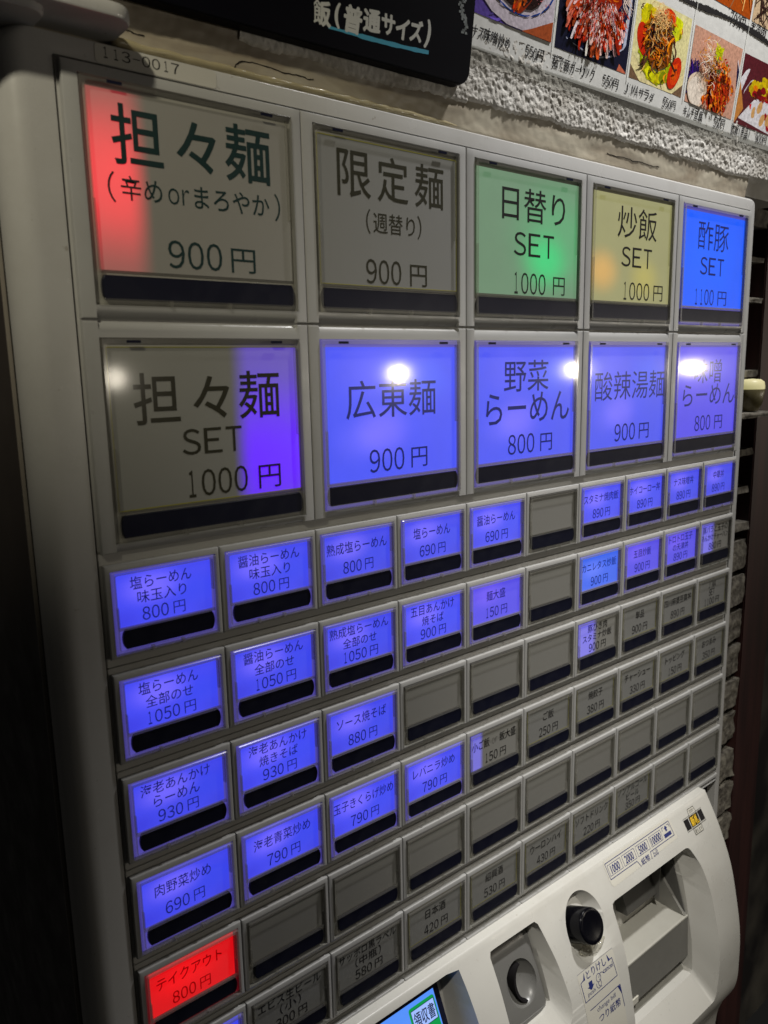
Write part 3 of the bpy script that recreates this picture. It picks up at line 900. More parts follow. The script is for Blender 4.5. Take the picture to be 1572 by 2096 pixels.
def surf_lines(bm, pts, w, off):
    """drawn line on the surface"""
    for (a, b) in zip(pts, pts[1:]):
        a = Vector((a[0], a[1])); b = Vector((b[0], b[1])); d = (b - a)
        if d.length < 1e-6: continue
        nn = Vector((-d.y, d.x)).normalized() * w / 2
        k = max(1, int(d.length / 4))
        t = d.normalized() * w * 0.35
        for i in range(k):
            p = a + d * i / k - (t if i == 0 else t * 0); q = a + d * (i + 1) / k + (t if i == k - 1 else t * 0)
            bm.faces.new([bm.verts.new(surf(v.x, v.y, off)) for v in (p - nn, q - nn, q + nn, p + nn)])
def fill_poly(bm, pts, off):
    bm.faces.new([bm.verts.new(surf(p[0], p[1], off)) for p in pts])
fn_s = lambda off: (lambda x, y: surf(x, y, off))
# bill denominations sticker
bs = part('bill_sticker', surf_patch(smooth_poly([(262.2, 363.5), (330.8, 363.5), (332.0, 376.3), (263.2, 376.4)], 1.6), 0.10), STICK, machine)
bm = NB()
O = 0.18
surf_lines(bm, [(263.6, 365.0), (329.0, 365.0), (329.6, 372.6), (303.5, 372.6), (302.7, 375.9)], 0.35, O)
surf_lines(bm, [(263.6, 365.0), (264.0, 372.6), (289.6, 372.6), (291.6, 375.8)], 0.35, O)
for c in (270.9, 284.6, 298.4, 312.4):
    surf_lines(bm, [(c - 6, 366.3), (c + 6, 366.3), (c + 6.1, 371.3), (c - 5.9, 371.3), (c - 6, 366.3)], 0.22, O)
    s = {270.9: '1000', 284.6: '2000', 298.4: '5000', 312.4: '10000'}[c]
    wd = 2.0 * len(s)
    put_text(bm, s, c - wd / 2, c + wd / 2, 367.0, 370.8, fn_s(O), .022)
fill_poly(bm, [(320.4, 369.6), (327.8, 369.6), (327.8, 371.5), (320.5, 371.5)], O)
fill_poly(bm, [(323.4, 368.8), (325.0, 368.8), (325.0, 367.4), (326.0, 367.4), (324.2, 365.9), (322.4, 367.4), (323.4, 367.4)], O)
surf_lines(bm, [(320.4, 367.8), (320.4, 366.2), (322.0, 366.2)], 0.3, O); surf_lines(bm, [(326.4, 366.2), (328.0, 366.2), (328.0, 367.8)], 0.3, O)
put_text(bm, '紙幣', 292.9, 301.3, 372.8, 375.9, fn_s(O), .012)
put_text(bm, 'bill', 305.4, 309.8, 373.0, 375.9, fn_s(O), -.005)
part('sticker_lettering', bm, BLUEINK, bs)
# new-bill badge
bs = part('bill_badge', surf_patch([(350.2, 365.6), (357.2, 365.6), (358.6, 379.3), (349.6, 379.3)], 0.08), STICK, machine)
bm = NB()
for a, b_ in (((342.6, 369.6), (347.6, 375.2)), ((359.0, 369.4), (363.8, 375.0))):
    fill_poly(bm, [(a[0], a[1]), (b_[0], a[1]), (b_[0] + .4, b_[1]), (a[0] + .4, b_[1])], 0.16)
surf_lines(bm, [(349.8, 368.8), (350.4, 365.8), (356.8, 365.8), (357.8, 368.8)], 0.3, 0.16)
surf_lines(bm, [(349.0, 376.0), (349.4, 379.4), (358.4, 379.4), (358.4, 376.0), (349.0, 376.0)], 0.3, 0.16)
surf_lines(bm, [(342.4, 369.0), (364.0, 368.9)], 0.22, 0.15); surf_lines(bm, [(342.9, 375.8), (364.4, 375.7)], 0.22, 0.15)
put_text(bm, '使えます', 350.0, 357.8, 376.6, 379.0, fn_s(0.16), 0)
put_line(bm, '2024', 351.2, 356.0, 366.5, 368.2, fn_s(0.16), -.03)
fill_poly(bm, [(348.6, 369.4), (358.4, 369.4), (358.4, 375.2), (348.8, 375.2)], 0.14)
part('badge_print', bm, INK, bs)
bm = NB(); put_text(bm, '新札', 349.4, 357.6, 369.9, 374.8, fn_s(0.2), .035)
part('badge_lettering', bm, flat('badge_yellow', (0.80, 0.50, 0.02, 1), 0.5), bs)
# cancel sticker
bs = part('cancel_sticker', surf_patch(smooth_poly([(217.4, 399.4), (248.4, 399.4), (251.3, 447.0), (234, 447.0), (220.6, 440.0), (219.4, 425.0)], 1.6, 3), 0.10), STICK, machine)
bm = NB()
surf_lines(bm, [(221.4, 403.6), (218.9, 404.2), (219.9, 414.2), (247.9, 413.6), (246.2, 403.6), (244.0, 403.6)], 0.4, O)
surf_lines(bm, [(217.6, 399.6), (248.2, 399.6)], 0.12, O)
fill_poly(bm, [(221.0, 404.0), (222.6, 404.0), (222.8, 400.4)], O); fill_poly(bm, [(244.6, 404.0), (242.8, 404.0), (242.6, 400.4)], O)
put_text(bm, 'とりけし', 224.2, 241.0, 400.6, 404.6, fn_s(O), .010)
put_text(bm, 'cancel', 237.4, 245.8, 405.3, 407.7, fn_s(O), .004)
put_text(bm, 'push', 222.8, 229.0, 410.4, 413.2, fn_s(O), -.005)
for (cx, cy, r, a0, a1) in ((232.9, 407.6, 1.9, 0, 360), (232.4, 410.4, 2.0, -60, 200), (235.4, 408.6, 2.4, 200, 330), (234.4, 410.0, 2.3, 90, 190)):
    surf_lines(bm, [(cx + r * math.cos(math.radians(a0 + (a1 - a0) * k / 14)), cy + r * 1.05 * math.sin(math.radians(a0 + (a1 - a0) * k / 14))) for k in range(15)], 0.28, O)
fill_poly(bm, [(224.6, 406.2), (227.6, 406.2), (227.6, 408.4), (229.0, 408.4), (226.2, 410.6), (223.4, 408.4), (224.6, 408.4)], O)
surf_lines(bm, [(222.6, 419.5), (249.0, 419.0), (250.3, 431.5)], 0.4, O)
fill_poly(bm, [(248.6, 419.2), (246.8, 419.2), (249.6, 424.8)], O)
put_text(bm, 'change bill', 228.0, 244.0, 420.8, 424.0, fn_s(O), -.005)
put_text(bm, 'つり紙幣', 228.5, 247.5, 425.0, 429.4, fn_s(O), .01)
part('sticker_lettering', bm, BLUEINK, bs)

# --- cancel button: cylinder along the surface normal
yb_ = 381.2; nb = nrm(yb_); axis = Vector((0, nb.y, nb.z))
cb = Vector((230.6, yb_, prof(yb_))) - axis * 6.2
def disc(c, ax, r, n=40):
    a = Vector((1, 0, 0)); b = ax.cross(a).normalized()
    return [tuple(c + (a * math.cos(2 * math.pi * k / n) + b * math.sin(2 * math.pi * k / n)) * r) for k in range(n)]
bm = NB()
H = 14.6
loft(bm, [disc(cb, axis, 9.2), disc(cb + axis * (H - 1.0), axis, 9.0), disc(cb + axis * (H - 0.35), axis, 8.8), disc(cb + axis * H, axis, 8.3), disc(cb + axis * (H - 0.25), axis, 6.5), disc(cb + axis * (H - 0.6), axis, 3), disc(cb + axis * (H - 0.65), axis, 0.6)], True, True)
part('cancel_button', bm, plastic('black_button_plastic', (0.003, 0.003, 0.005, 1), 0.2, 0.1, bump=0.0, spec=0.18), machine, True, 50)
# clear glue lump under it
bm = NB()
bmesh.ops.create_icosphere(bm, subdivisions=4, radius=1)
for v in bm.verts:
    d = v.co.copy(); k = 1 + 0.16 * noise.noise(d * 2.3) + 0.08 * noise.noise(d * 6)
    x, y = d.x * 10.5 * k * (1.0 if d.y < 0 else 1 - 0.55 * d.y), d.y * 3.6 * k
    yy = 393.6 + y
    sx = 236.0 + x + y * 0.3
    v.co = Vector(surf(sx, yy, (-1.3 + 2.3 * k * max(d.z, -0.4)) * (1 if d.z > 0 else 1)))
part('glue_lump', bm, clear('clear_glue', (0.93, 0.92, 0.88, 1), 0.22, (0.62, 0.60, 0.52, 1), 0.08), machine, True, 180)

# --- coin slot block
def block_loops(lst):
    return [[(p[0], p[1], prof(p[1]) + off) for p in rrect(x0, x1, y0, y1, r, 5)] for (x0, x1, y0, y1, r, off) in lst]
bm = NB()
loft(bm, block_loops([(169.6, 201.6, 370.6, 412.0, 2.5, 15), (169.8, 201.4, 372.6, 411.6, 2.5, 11.0), (170.6, 200.8, 376.4, 411.0, 3, 9.2), (173.2, 198.4, 379.0, 405.4, 2.5, 9.4)]), True, True)
bmesh.ops.recalc_face_normals(bm, faces=bm.faces)
blk = temp_obj(bm)
bm = NB()
bmesh.ops.create_uvsphere(bm, u_segments=40, v_segments=24, radius=1)
for v in bm.verts: v.co = Vector((188.0 + v.co.x * 10.6, 394.6 + v.co.y * 10.6, prof(394.6) + (v.co.y * 10.6) * -0.36 + 8.8 + v.co.z * 7.0))
cut(blk, temp_obj(bm))
bm = NB(); bm.from_mesh(blk.data); bpy.data.objects.remove(blk)
slot = part('coin_slot_block', bm, GREY, machine, True, 30)
# the curved blade inside the coin dish
bm = NB()
prev = None
cols = []
for k in range(15):
    t = k / 14; a = math.radians(-75 + 150 * t)
    y = 395.4 + math.sin(a) * 8.8; x = 188.6 - math.cos(a) * 7.4 + 1.6
    zf = prof(394.6) + (y - 394.6) * -0.36 + 9.2
    cols.append([(x, y, zf + .6), (x + 1.7, y, zf + .9), (x + 1.7, y, zf + 9), (x, y, zf + 9)])
loft(bm, cols, True, True)
part('coin_guide_blade', bm, GROOVE, slot, True)
bm = NB(); box(bm, 180, 201.0, 409.5, 417.0, prof(413) + 9.5, prof(413) + 16, 0.6)
part('coin_return_lever', bm, GREY, machine)

# --- bill mouth
bm = NB()
yl, zl = 428.3, -17.6
pf = [(yl - 0.6, zl + 1.0), (yl - 0.2, zl + 0.25), (yl + 0.6, zl), (450, -18.6), (455.5, -18.9), (456.5, -18.0), (457.0, 25), (427.8, 25), (427.6, -3.0)]
loft(bm, [[(x, y, z) for y, z in pf] for x in (257.0, 300, 337.9)], True, True)
bill = part('bill_mouth', bm, plastic('bill_mouth_shaded_plastic', (0.17, 0.165, 0.15, 1), 0.4, 0.06), machine, False)  # darker plastic: shade of the unlit front is in its colour
bm = NB()
loft(bm, [[(x, y, z) for y, z in ((yl - 0.85, zl + 0.9), (yl - 0.5, zl - 0.15), (yl + 0.4, zl - 0.25), (yl + 0.4, zl + 1.0), (yl - 0.6, 12), (yl - 1.0, 12))] for x in (257.2, 337.8)], True, True)
part('bill_lip_lit', bm, plastic('bill_lip_lit_plastic', (0.42, 0.41, 0.365, 1), 0.35, 0.06), bill)  # lighter piece: light on the mouth's top face put into the colour
bm = NB()
loft(bm, [[(x, y, z) for y, z in ((404.2, 3.5), (427.9, -17.4), (429.5, -17.2), (429.5, 16), (404.2, 16))] for x in (334.6, 337.9)], True, True)
part('bill_guide_wing', bm, plastic('bill_wing_plastic', (0.22, 0.215, 0.195, 1), 0.4, 0.06), bill)
bm = NB()
loft(bm, [[(x, y, z) for y, z in ((384.0, -2.5), (427.0, -16.2), (427.0, 12), (384.0, 12))] for x in (336.7, 337.4)], True, True)
part('bill_slot_shade', bm, DGREY, bill)  # dark sheet that puts the recess shade on its right wall
bm = NB(); box(bm, 257.6, 337.6, 383.4, 427.8, 8.5, 12)
part('bill_mouth_back', bm, DGREY, bill)
bm = NB()
loft(bm, [[(x, y, z) for y, z in ((392, 7.5), (416.0, -2.0), (417.0, -1.0), (417.5, 8.4), (393, 8.4))] for x in (296.0, 327.0)], True, True)
part('bill_flap', bm, DGREY, bill)
bm = NB(); box(bm, 327.2, 327.9, 394, 420, -3.5, 8.2)
part('bill_flap_edge', bm, GREY, bill)
bm = NB()
loft(bm, [[(x, y, z) for y, z in ((457.2, -6), (468.0, -20), (470.0, -19), (470.0, 3), (457.2, 3))] for x in (258.2, 338.0)], True, True)
part('bill_tray', bm, plastic('bill_tray_plastic', (0.24, 0.235, 0.21, 1), 0.4, 0.06), bill)
bm = NB(); box(bm, 272, 283, 452, 456.4, -19.4, -18.4, 0.2)
part('bill_tab', bm, STICK, bill)

# --- receipt touch screen
zt = lambda y: -0.6 - 0.46 * (y - 372.0)
def tilt(off): return lambda x, y: (x, y, zt(y) + off)
bm = NB()
q = [(60, 371.4), (138.9, 371.4), (138.9, 470), (60, 470)]
lp0 = [(p[0], p[1], zt(p[1]) + 5) for p in rrect(60, 138.9, 371.2, 470, 1.0, 3)]
lp1 = [(p[0], p[1], zt(p[1]) + 0.3) for p in rrect(60, 138.9, 371.2, 470, 1.0, 3)]
lp2 = [(p[0], p[1], zt(p[1])) for p in rrect(60.4, 138.5, 371.6, 469.6, 0.8, 3)]
loft(bm, [lp0, lp1, lp2], True, True)
scr = part('receipt_screen', bm, BLACK, machine)
bm = NB(); bm.faces.new([bm.verts.new(tilt(-0.1)(*p)) for p in ((62, 373.6), (135.7, 373.6), (135.7, 466), (62, 466))])
part('display', bm, flat('display_blue', (0.02, 0.02, 0.02, 1), 0.2, 0.5, srgb(86, 146, 250), 1.0), scr)
bm = NB(); bm.faces.new([bm.verts.new(tilt(-0.2)(*p)) for p in smooth_poly([(119.4, 375.4), (134.9, 375.4), (134.9, 393), (119.4, 393)], 1.4)])
part('screen_button', bm, flat('display_green', (0.0, 0.02, 0.0, 1), 0.3, 0.5, srgb(10, 150, 72), 1.0), scr)
bm = NB(); bm.faces.new([bm.verts.new(tilt(-0.3)(*p)) for p in ((120.4, 376.6), (134.2, 376.6), (134.2, 384.6), (120.4, 384.6))])
part('screen_caption_field', bm, flat('display_white', (0.02, 0.02, 0.02, 1), 0.3, 0.5, srgb(160, 190, 255), 1.0), scr)
bm = NB()
put_text(bm, '領収書', 121.2, 133.5, 377.8, 383.6, tilt(-0.4), .012)
put_text(bm, '発行', 123.0, 132.0, 386.0, 391.5, tilt(-0.4), .008)
for (a, b_) in (((120.4, 376.6), (134.2, 376.6)), ((134.2, 376.6), (134.2, 384.6)), ((134.2, 384.6), (120.4, 384.6)), ((120.4, 384.6), (120.4, 376.6))):
    a = Vector(a); b_ = Vector(b_); d = (b_ - a).normalized(); nn = Vector((-d.y, d.x)) * 0.14
    bm.faces.new([bm.verts.new(tilt(-0.38)(v.x, v.y)) for v in (a - nn, b_ - nn, b_ + nn, a + nn)])
part('screen_lettering', bm, flat('display_black', (0.0, 0.0, 0.0, 1), 0.3, 0.5, srgb(10, 20, 60), 1.0), scr)

# ================================================================== WALL
def zw(y): return 5.0 + 0.13 * (y + 7.0)
def fb(x, y, s, o=3):
    v = 0; a = 1; t = 0
    for k in range(o):
        v += a * noise.noise(Vector((x * s, y * s, 3.7 * k))); t += a; a *= 0.5; s *= 2.1
    return v / t
def grid_mesh(x0, x1, y0, y1, dx, dy, zf):
    nx = int((x1 - x0) / dx); ny = int((y1 - y0) / dy)
    vs = []; fs = []
    for j in range(ny + 1):
        for i in range(nx + 1):
            x = x0 + (x1 - x0) * i / nx; y = y0 + (y1 - y0) * j / ny
            vs.append(tuple(W((x, y, zf(x, y)))))
    for j in range(ny):
        for i in range(nx):
            a = j * (nx + 1) + i
            fs.append((a, a + 1, a + nx + 2, a + nx + 1))
    me = bpy.data.meshes.new('grid'); me.from_pydata(vs, [], fs); me.update()
    me.shade_smooth()
    return me
def edge_y(x):
    return -17.6 + 1.6 * fb(x, 0, 0.03, 2) * 2 + 0.5 * fb(x, 5, 0.25, 2) + (-1.6 * math.exp(-((x - 285) / 40) ** 2)) + (1.6 if x < 165 else 0)
def plaster_z(x, y):
    e = edge_y(x)
    t = min(1, max(0, (e - y + 0.8 * fb(x, y, 0.5, 2)) / 2.8))            # 1 = full render coat
    n1 = fb(x, y, 0.42, 3); n2 = fb(x + 40, y, 0.16, 2)
    ridge = 1 - abs(noise.noise(Vector((x * 0.62, y * 0.62, 1.3)))) * 2
    h = 0.75 + 0.62 * n1 + 0.30 * n2 + 0.26 * ridge
    return zw(y) + 2.2 - t * (1.1 + h) + (1 - t) * 1.0
def mat_plaster():
    m, nt, b = new_mat('plaster_render'); n, l = nt.nodes, nt.links
    tc = n.new('ShaderNodeTexCoord')
    nz = n.new('ShaderNodeTexNoise'); nz.inputs['Scale'].default_value = 60; nz.inputs['Detail'].default_value = 8
    l.new(tc.outputs['Object'], nz.inputs['Vector'])
    cr = n.new('ShaderNodeValToRGB'); cr.color_ramp.elements[0].position = 0.3; cr.color_ramp.elements[1].position = 0.7
    cr.color_ramp.elements[0].color = (0.50, 0.47, 0.42, 1); cr.color_ramp.elements[1].color = (0.72, 0.70, 0.66, 1)
    l.new(nz.outputs['Fac'], cr.inputs[0]); l.new(cr.outputs[0], b.inputs['Base Color'])
    b.inputs['Roughness'].default_value = 0.85
    n2 = n.new('ShaderNodeTexNoise'); n2.inputs['Scale'].default_value = 1600; n2.inputs['Detail'].default_value = 4
    l.new(tc.outputs['Object'], n2.inputs['Vector'])
    bp = n.new('ShaderNodeBump'); bp.inputs['Strength'].default_value = 0.45; bp.inputs['Distance'].default_value = 0.0004
    l.new(n2.outputs['Fac'], bp.inputs['Height']); l.new(bp.outputs[0], b.inputs['Normal'])
    return m
PLASTER = mat_plaster()
me = grid_mesh(60, 470, -46, -10.5, 0.5, 0.5, plaster_z); me.materials.append(PLASTER)
wall = bpy.data.objects.new('wall', me); C.objects.link(wall); wall['kind'] = 'structure'
bm = NB(); box(bm, -400, 700, -420, -45.5, 0, 3)
for v in bm.verts: v.co.z = zw(v.co.y) + 0.8 + v.co.z
me = to_mesh('upper_wall', bm, PLASTER)
o = bpy.data.objects.new('wall_upper', me); C.objects.link(o); o['kind'] = 'structure'

def mat_putty():
    m, nt, b = new_mat('wall_putty'); n, l = nt.nodes, nt.links
    tc = n.new('ShaderNodeTexCoord')
    mp = n.new('ShaderNodeMapping'); mp.inputs['Scale'].default_value = (0.35, 1, 1.4); l.new(tc.outputs['Object'], mp.inputs['Vector'])
    nz = n.new('ShaderNodeTexNoise'); nz.inputs['Scale'].default_value = 55; nz.inputs['Detail'].default_value = 9; nz.inputs['Distortion'].default_value = 1.2
    l.new(mp.outputs[0], nz.inputs['Vector'])
    cr = n.new('ShaderNodeValToRGB'); cr.color_ramp.elements[0].position = 0.32; cr.color_ramp.elements[1].position = 0.68
    cr.color_ramp.elements[0].color = (0.27, 0.225, 0.165, 1); cr.color_ramp.elements[1].color = (0.46, 0.42, 0.33, 1)
    l.new(nz.outputs['Fac'], cr.inputs[0]); l.new(cr.outputs[0], b.inputs['Base Color'])
    b.inputs['Roughness'].default_value = 0.42
    bp = n.new('ShaderNodeBump'); bp.inputs['Strength'].default_value = 0.35; bp.inputs['Distance'].default_value = 0.001
    l.new(nz.outputs['Fac'], bp.inputs['Height']); l.new(bp.outputs[0], b.inputs['Normal'])
    return m
PUTTY = mat_putty()
def putty_z(x, y):
    return zw(y) + 1.1 + 0.7 * fb(x * 0.4, y, 0.11, 3) + 0.25 * fb(x, y, 0.35, 2) + max(0, (y + 8.6)) * 0.9
me = grid_mesh(-120, 402, -34, -6.4, 1.0, 0.7, putty_z); me.materials.append(PUTTY)
pt = bpy.data.objects.new('putty_strip', me); C.objects.link(pt); pt['kind'] = 'structure'

# cracks in the putty
random.seed(5)
CRK = flat('crack_shadow', (0.012, 0.010, 0.009, 1), 0.9, 0.1)
for pts in ([(58, -9.0), (59, -11.5), (61.5, -13.0), (66, -13.2), (72, -12.9), (78, -12.6), (84, -12.9), (88, -12.4), (90, -13.2)],
            [(19.5, -13.0), (22, -13.6), (25, -13.1), (29, -12.9)],
            [(262, -13.5), (270, -13.0), (277, -13.6), (284, -12.9), (292, -13.4), (300, -12.8), (310, -13.4)]):
    bm = NB()
    dn = []
    for a, b_ in zip(pts, pts[1:]):
        for k in range(4):
            t = k / 4; dn.append((a[0] + (b_[0] - a[0]) * t, a[1] + (b_[1] - a[1]) * t + random.uniform(-.15, .15)))
    tube(bm, [(x, y, putty_z(x, y) - 0.05) for x, y in dn], [0.12 + 0.12 * random.random() for _ in dn], 5)
    part('crack', bm, CRK, pt)

# glossy sealant squeezed out along the machine's top edge
bm = NB()
pts = []; rads = []
for i in range(64):
    x = 17 + i * 2.25
    pts.append((x, -8.6 + 0.5 * fb(x, 2, 0.08, 2) , 4.0 + 0.5 * fb(x, 9, 0.1, 2)))
    rads.append((1.25 + 0.8 * fb(x, 0, 0.16, 3)) * (1.0 if i < 58 else (64 - i) / 7))
tube(bm, pts, rads, 10)
for v in bm.verts:
    v.co += Vector((0, 1, -1)) * 0.35 * noise.noise(Vector((v.co.x * 0.6, v.co.y * 1.2, v.co.z)))
seal = part('sealant_bead', bm, None, machine, True, 180)
m, nt, b = new_mat('yellowed_sealant'); b.inputs['Base Color'].default_value = (0.36, 0.31, 0.19, 1); b.inputs['Roughness'].default_value = 0.18
b.inputs['Subsurface Weight'].default_value = 0.15; b.inputs['Subsurface Radius'].default_value = (0.002, 0.0015, 0.001)
seal.data.materials.append(m)

# ================================================================== BLACK MENU BOARD
brd = root('menu_board', 'black board with white marker handwriting and a light blue underline', 'sign', (90, -21, 3))
bm = NB()
def bl(ins, off):
    pts = rrect(-150 + ins, 159.6 - ins, -260 + ins, -22.0 - ins, 5.5 - ins, 7)
    return [(p[0], p[1] + (0.0 if p[1] < -60 else (155 - p[0]) * 0.012 * (1 if p[1] > -60 else 0)), zw(p[1]) - off) for p in pts]
loft(bm, [bl(0, 0.2), bl(0, 4.4), bl(0.4, 4.9)], False, True)
m, nt, b = new_mat('blackboard_face'); n, l = nt.nodes, nt.links
b.inputs['Base Color'].default_value = (0.0018, 0.0018, 0.0045, 1); b.inputs['Roughness'].default_value = 0.5; b.inputs['Specular IOR Level'].default_value = 0.08
part('board_panel', bm, m, brd)
rnd = random.Random(11)
fnb = lambda x, y: (x, y, zw(y) - 5.0)
bm = NB()
handwrite(bm, '半炒飯(普通サイズ)', 67.0, 138.6, -29.7, 7.2, fnb, rnd, .045, slope=-0.088)
bm.verts.ensure_lookup_table()
part('board_lettering', bm, flat('white_marker', (0.56, 0.56, 0.52, 1), 0.6), brd)
bm = NB()
random.seed(3)
us = []
for i in range(44):
    t = i / 43; x = 40 + 97 * t
    us.append((x, -27.4 - 0.00045 * max(0, x - 90) ** 2 * 2.0 - 0.02 * max(0, 90 - x) + 0.15 * math.sin(t * 7), (0.35 + 0.16 * random.random()) * (1.6 if t > 0.66 else 1)))
for (a, b_) in zip(us, us[1:]):
    bm.faces.new([bm.verts.new(fnb(p[0], p[1] + s * p[2])) for p, s in ((a, -1), (b_, -1), (b_, 1), (a, 1))])
part('underline', bm, flat('blue_marker', (0.06, 0.33, 0.48, 1), 0.6), brd)
bm = NB()
random.seed(9)
for i in range(26):
    y = -58 + i * 0.72; cx = 154 + 1.6 * math.sin(i * .35)
    for k in range(2):
        a = random.uniform(-2.2, .4); w = random.uniform(.5, 1.6)
        bm.faces.new([bm.verts.new(fnb(cx + p[0], y + p[1])) for p in ((a, 0), (a + w, -.2), (a + w + .3, .6), (a + .1, .8))])
bm2 = bm
bmesh.ops.translate(bm2, verts=bm2.verts, vec=(0, 0, 0))
part('marker_smear', bm2, flat('white_marker_smear', (0.22, 0.24, 0.24, 1), 0.6), brd)

# ================================================================== MENU SHEET WITH FOOD PHOTOS
sh = root('menu_sheet', 'laminated white menu sheet with food photos and brush-written prices', 'menu', (300, -37, 0))
def sy(x): return 0.0125 * (x - 163)
def wav(x, y): return 0.35 * math.sin(x * 0.035 + 1.0) * (1 if y > -60 else .6)
fns = lambda off: (lambda x, y: (x, y, zw(y) - 0.2 + wav(x, y) - off))
bm = NB()
nx, ny = 60, 20
g = {}
for i in range(nx + 1):
    for j in range(ny + 1):
        x = 156.5 + (520 - 156.5) * i / nx
        yb2 = -38.2 + (x - 160) * 0.008
        y = -190 + (yb2 + 190) * j / ny
        g[i, j] = bm.verts.new(fns(0)(x, y))
for i in range(nx):
    for j in range(ny):
        bm.faces.new((g[i, j], g[i + 1, j], g[i + 1, j + 1], g[i, j + 1]))
m, nt, b = new_mat('menu_paper'); n, l = nt.nodes, nt.links
tc = n.new('ShaderNodeTexCoord'); nz = n.new('ShaderNodeTexNoise'); nz.inputs['Scale'].default_value = 260; nz.inputs['Detail'].default_value = 6
l.new(tc.outputs['Object'], nz.inputs['Vector'])
cr = n.new('ShaderNodeValToRGB'); cr.color_ramp.elements[0].color = (0.58, 0.58, 0.56, 1); cr.color_ramp.elements[1].color = (0.78, 0.78, 0.75, 1)
l.new(nz.outputs['Fac'], cr.inputs[0]); l.new(cr.outputs[0], b.inputs['Base Color']); b.inputs['Roughness'].default_value = 0.55
bp = n.new('ShaderNodeBump'); bp.inputs['Strength'].default_value = 0.3; bp.inputs['Distance'].default_value = 0.0003
l.new(nz.outputs['Fac'], bp.inputs['Height']); l.new(bp.outputs[0], b.inputs['Normal'])
part('paper', bm, m, sh, True, 180)
# laminate border below the paper
bm = NB()
prev = None
for i in range(61):
    x = 156.5 + (520 - 156.5) * i / 60
    a = bm.verts.new(fns(0.1)(x, -39.0)); b_ = bm.verts.new(fns(0.25)(x, -34.0 + (x - 160) * 0.0055))
    if prev: bm.faces.new((prev[0], a, b_, prev[1]))
    prev = (a, b_)
lam = part('laminate_film', bm, clear('laminate', (0.80, 0.80, 0.78, 1), 0.06, (0.5, 0.5, 0.48, 1), 0.15), sh, True)
bm = NB()
tube(bm, [tuple(fns(0.3)(156.5 + (520 - 156.5) * i / 60, -34.0 + (363.5 * i / 60 - 3.5) * 0.0055)) for i in range(61)], 0.10, 5)
part('film_edge', bm, flat('film_edge_white', (0.75, 0.74, 0.70, 1), 0.3), lam)

# ---- painted prints
def clip(poly, x0, x1, y0, y1):
    def cl(ps, f, ax, v, sgn):
        out = []
        for i in range(len(ps)):
            a, b_ = ps[i - 1], ps[i]
            ia = (a[ax] - v) * sgn >= 0; ib = (b_[ax] - v) * sgn >= 0
            if ia != ib:
                t = (v - a[ax]) / (b_[ax] - a[ax]); out.append((a[0] + (b_[0] - a[0]) * t, a[1] + (b_[1] - a[1]) * t))
            if ib: out.append(b_)
        return out
    for ax, v, s in ((0, x0, 1), (0, x1, -1), (1, y0, 1), (1, y1, -1)):
        if poly: poly = cl(poly, None, ax, v, s)
    return poly
class Print:
    def __init__(self, x0, x1, y0, y1):
        self.x0, self.x1, self.y0, self.y1 = x0, x1, y0, y1
        self.P = []; self.rnd = random.Random(int(x0 * 7 + y0))
    def poly(self, pts, col):
        pts = clip(pts, 0, 1, 0, 1)
        if pts and len(pts) > 2: self.P.append((pts, col))
    def blob(self, cx, cy, rx, ry, col, rot=0, jag=0.0, n=18):
        r = self.rnd; pts = []
        for k in range(n):
            a = 2 * math.pi * k / n; q = 1 + r.uniform(-jag, jag)
            x, y = rx * q * math.cos(a), ry * q * math.sin(a)
            pts.append((cx + x * math.cos(rot) - y * math.sin(rot), cy + (x * math.sin(rot) + y * math.cos(rot))))
        self.poly(pts, col)
    def strip(self, x0, y0, x1, y1, w, col, curve=0.0, n=5):
        a = Vector((x0, y0)); b_ = Vector((x1, y1)); d = b_ - a
        if d.length < 1e-5: return
        nn = Vector((-d.y, d.x)).normalized()
        c = [a + d * (k / n) + nn * curve * math.sin(math.pi * k / n) for k in range(n + 1)]
        for k in range(n):
            w0 = w * (0.4 + 0.6 * math.sin(math.pi * (k + .4) / (n + .8))); w1 = w * (0.4 + 0.6 * math.sin(math.pi * (k + 1.4) / (n + .8)))
            self.poly([tuple(c[k] - nn * w0 / 2), tuple(c[k + 1] - nn * w1 / 2), tuple(c[k + 1] + nn * w1 / 2), tuple(c[k] + nn * w0 / 2)], col)
    def var(self, col, v=0.15):
        k = 1 + self.rnd.uniform(-v, v); return tuple(min(255, c * k * (1 + self.rnd.uniform(-v * .3, v * .3))) for c in col)
    def build(self):
        vs = []; fs = []; cols = []
        for k, (pts, col) in enumerate(self.P):
            i0 = len(vs)
            for (u, v) in pts:
                x = self.x0 + (self.x1 - self.x0) * u
                y = self.y0 + (self.y1 - self.y0) * v + sy(x)
                vs.append(tuple(W(fns(0.10 + 0.0009 * k)(x, y))))
            fs.append(tuple(range(i0, len(vs)))[::-1]); cols.append(srgb(*col))
        me = bpy.data.meshes.new('food_photo'); me.from_pydata(vs, [], fs)
        at = me.color_attributes.new('Col', 'FLOAT_COLOR', 'CORNER')
        li = 0
        for f, c in zip(me.polygons, cols):
            for _ in range(f.loop_total):
                at.data[li].color = c; li += 1
        me.materials.append(PRINT)
        o = bpy.data.objects.new('food_photo', me); C.objects.link(o); o.parent = sh; o.location = -sh.location
        return o
m, nt, b = new_mat('photo_print'); n, l = nt.nodes, nt.links
ca = n.new('ShaderNodeVertexColor'); ca.layer_name = 'Col'
tc = n.new('ShaderNodeTexCoord'); nz = n.new('ShaderNodeTexNoise'); nz.inputs['Scale'].default_value = 700; nz.inputs['Detail'].default_value = 5
l.new(tc.outputs['Object'], nz.inputs['Vector'])
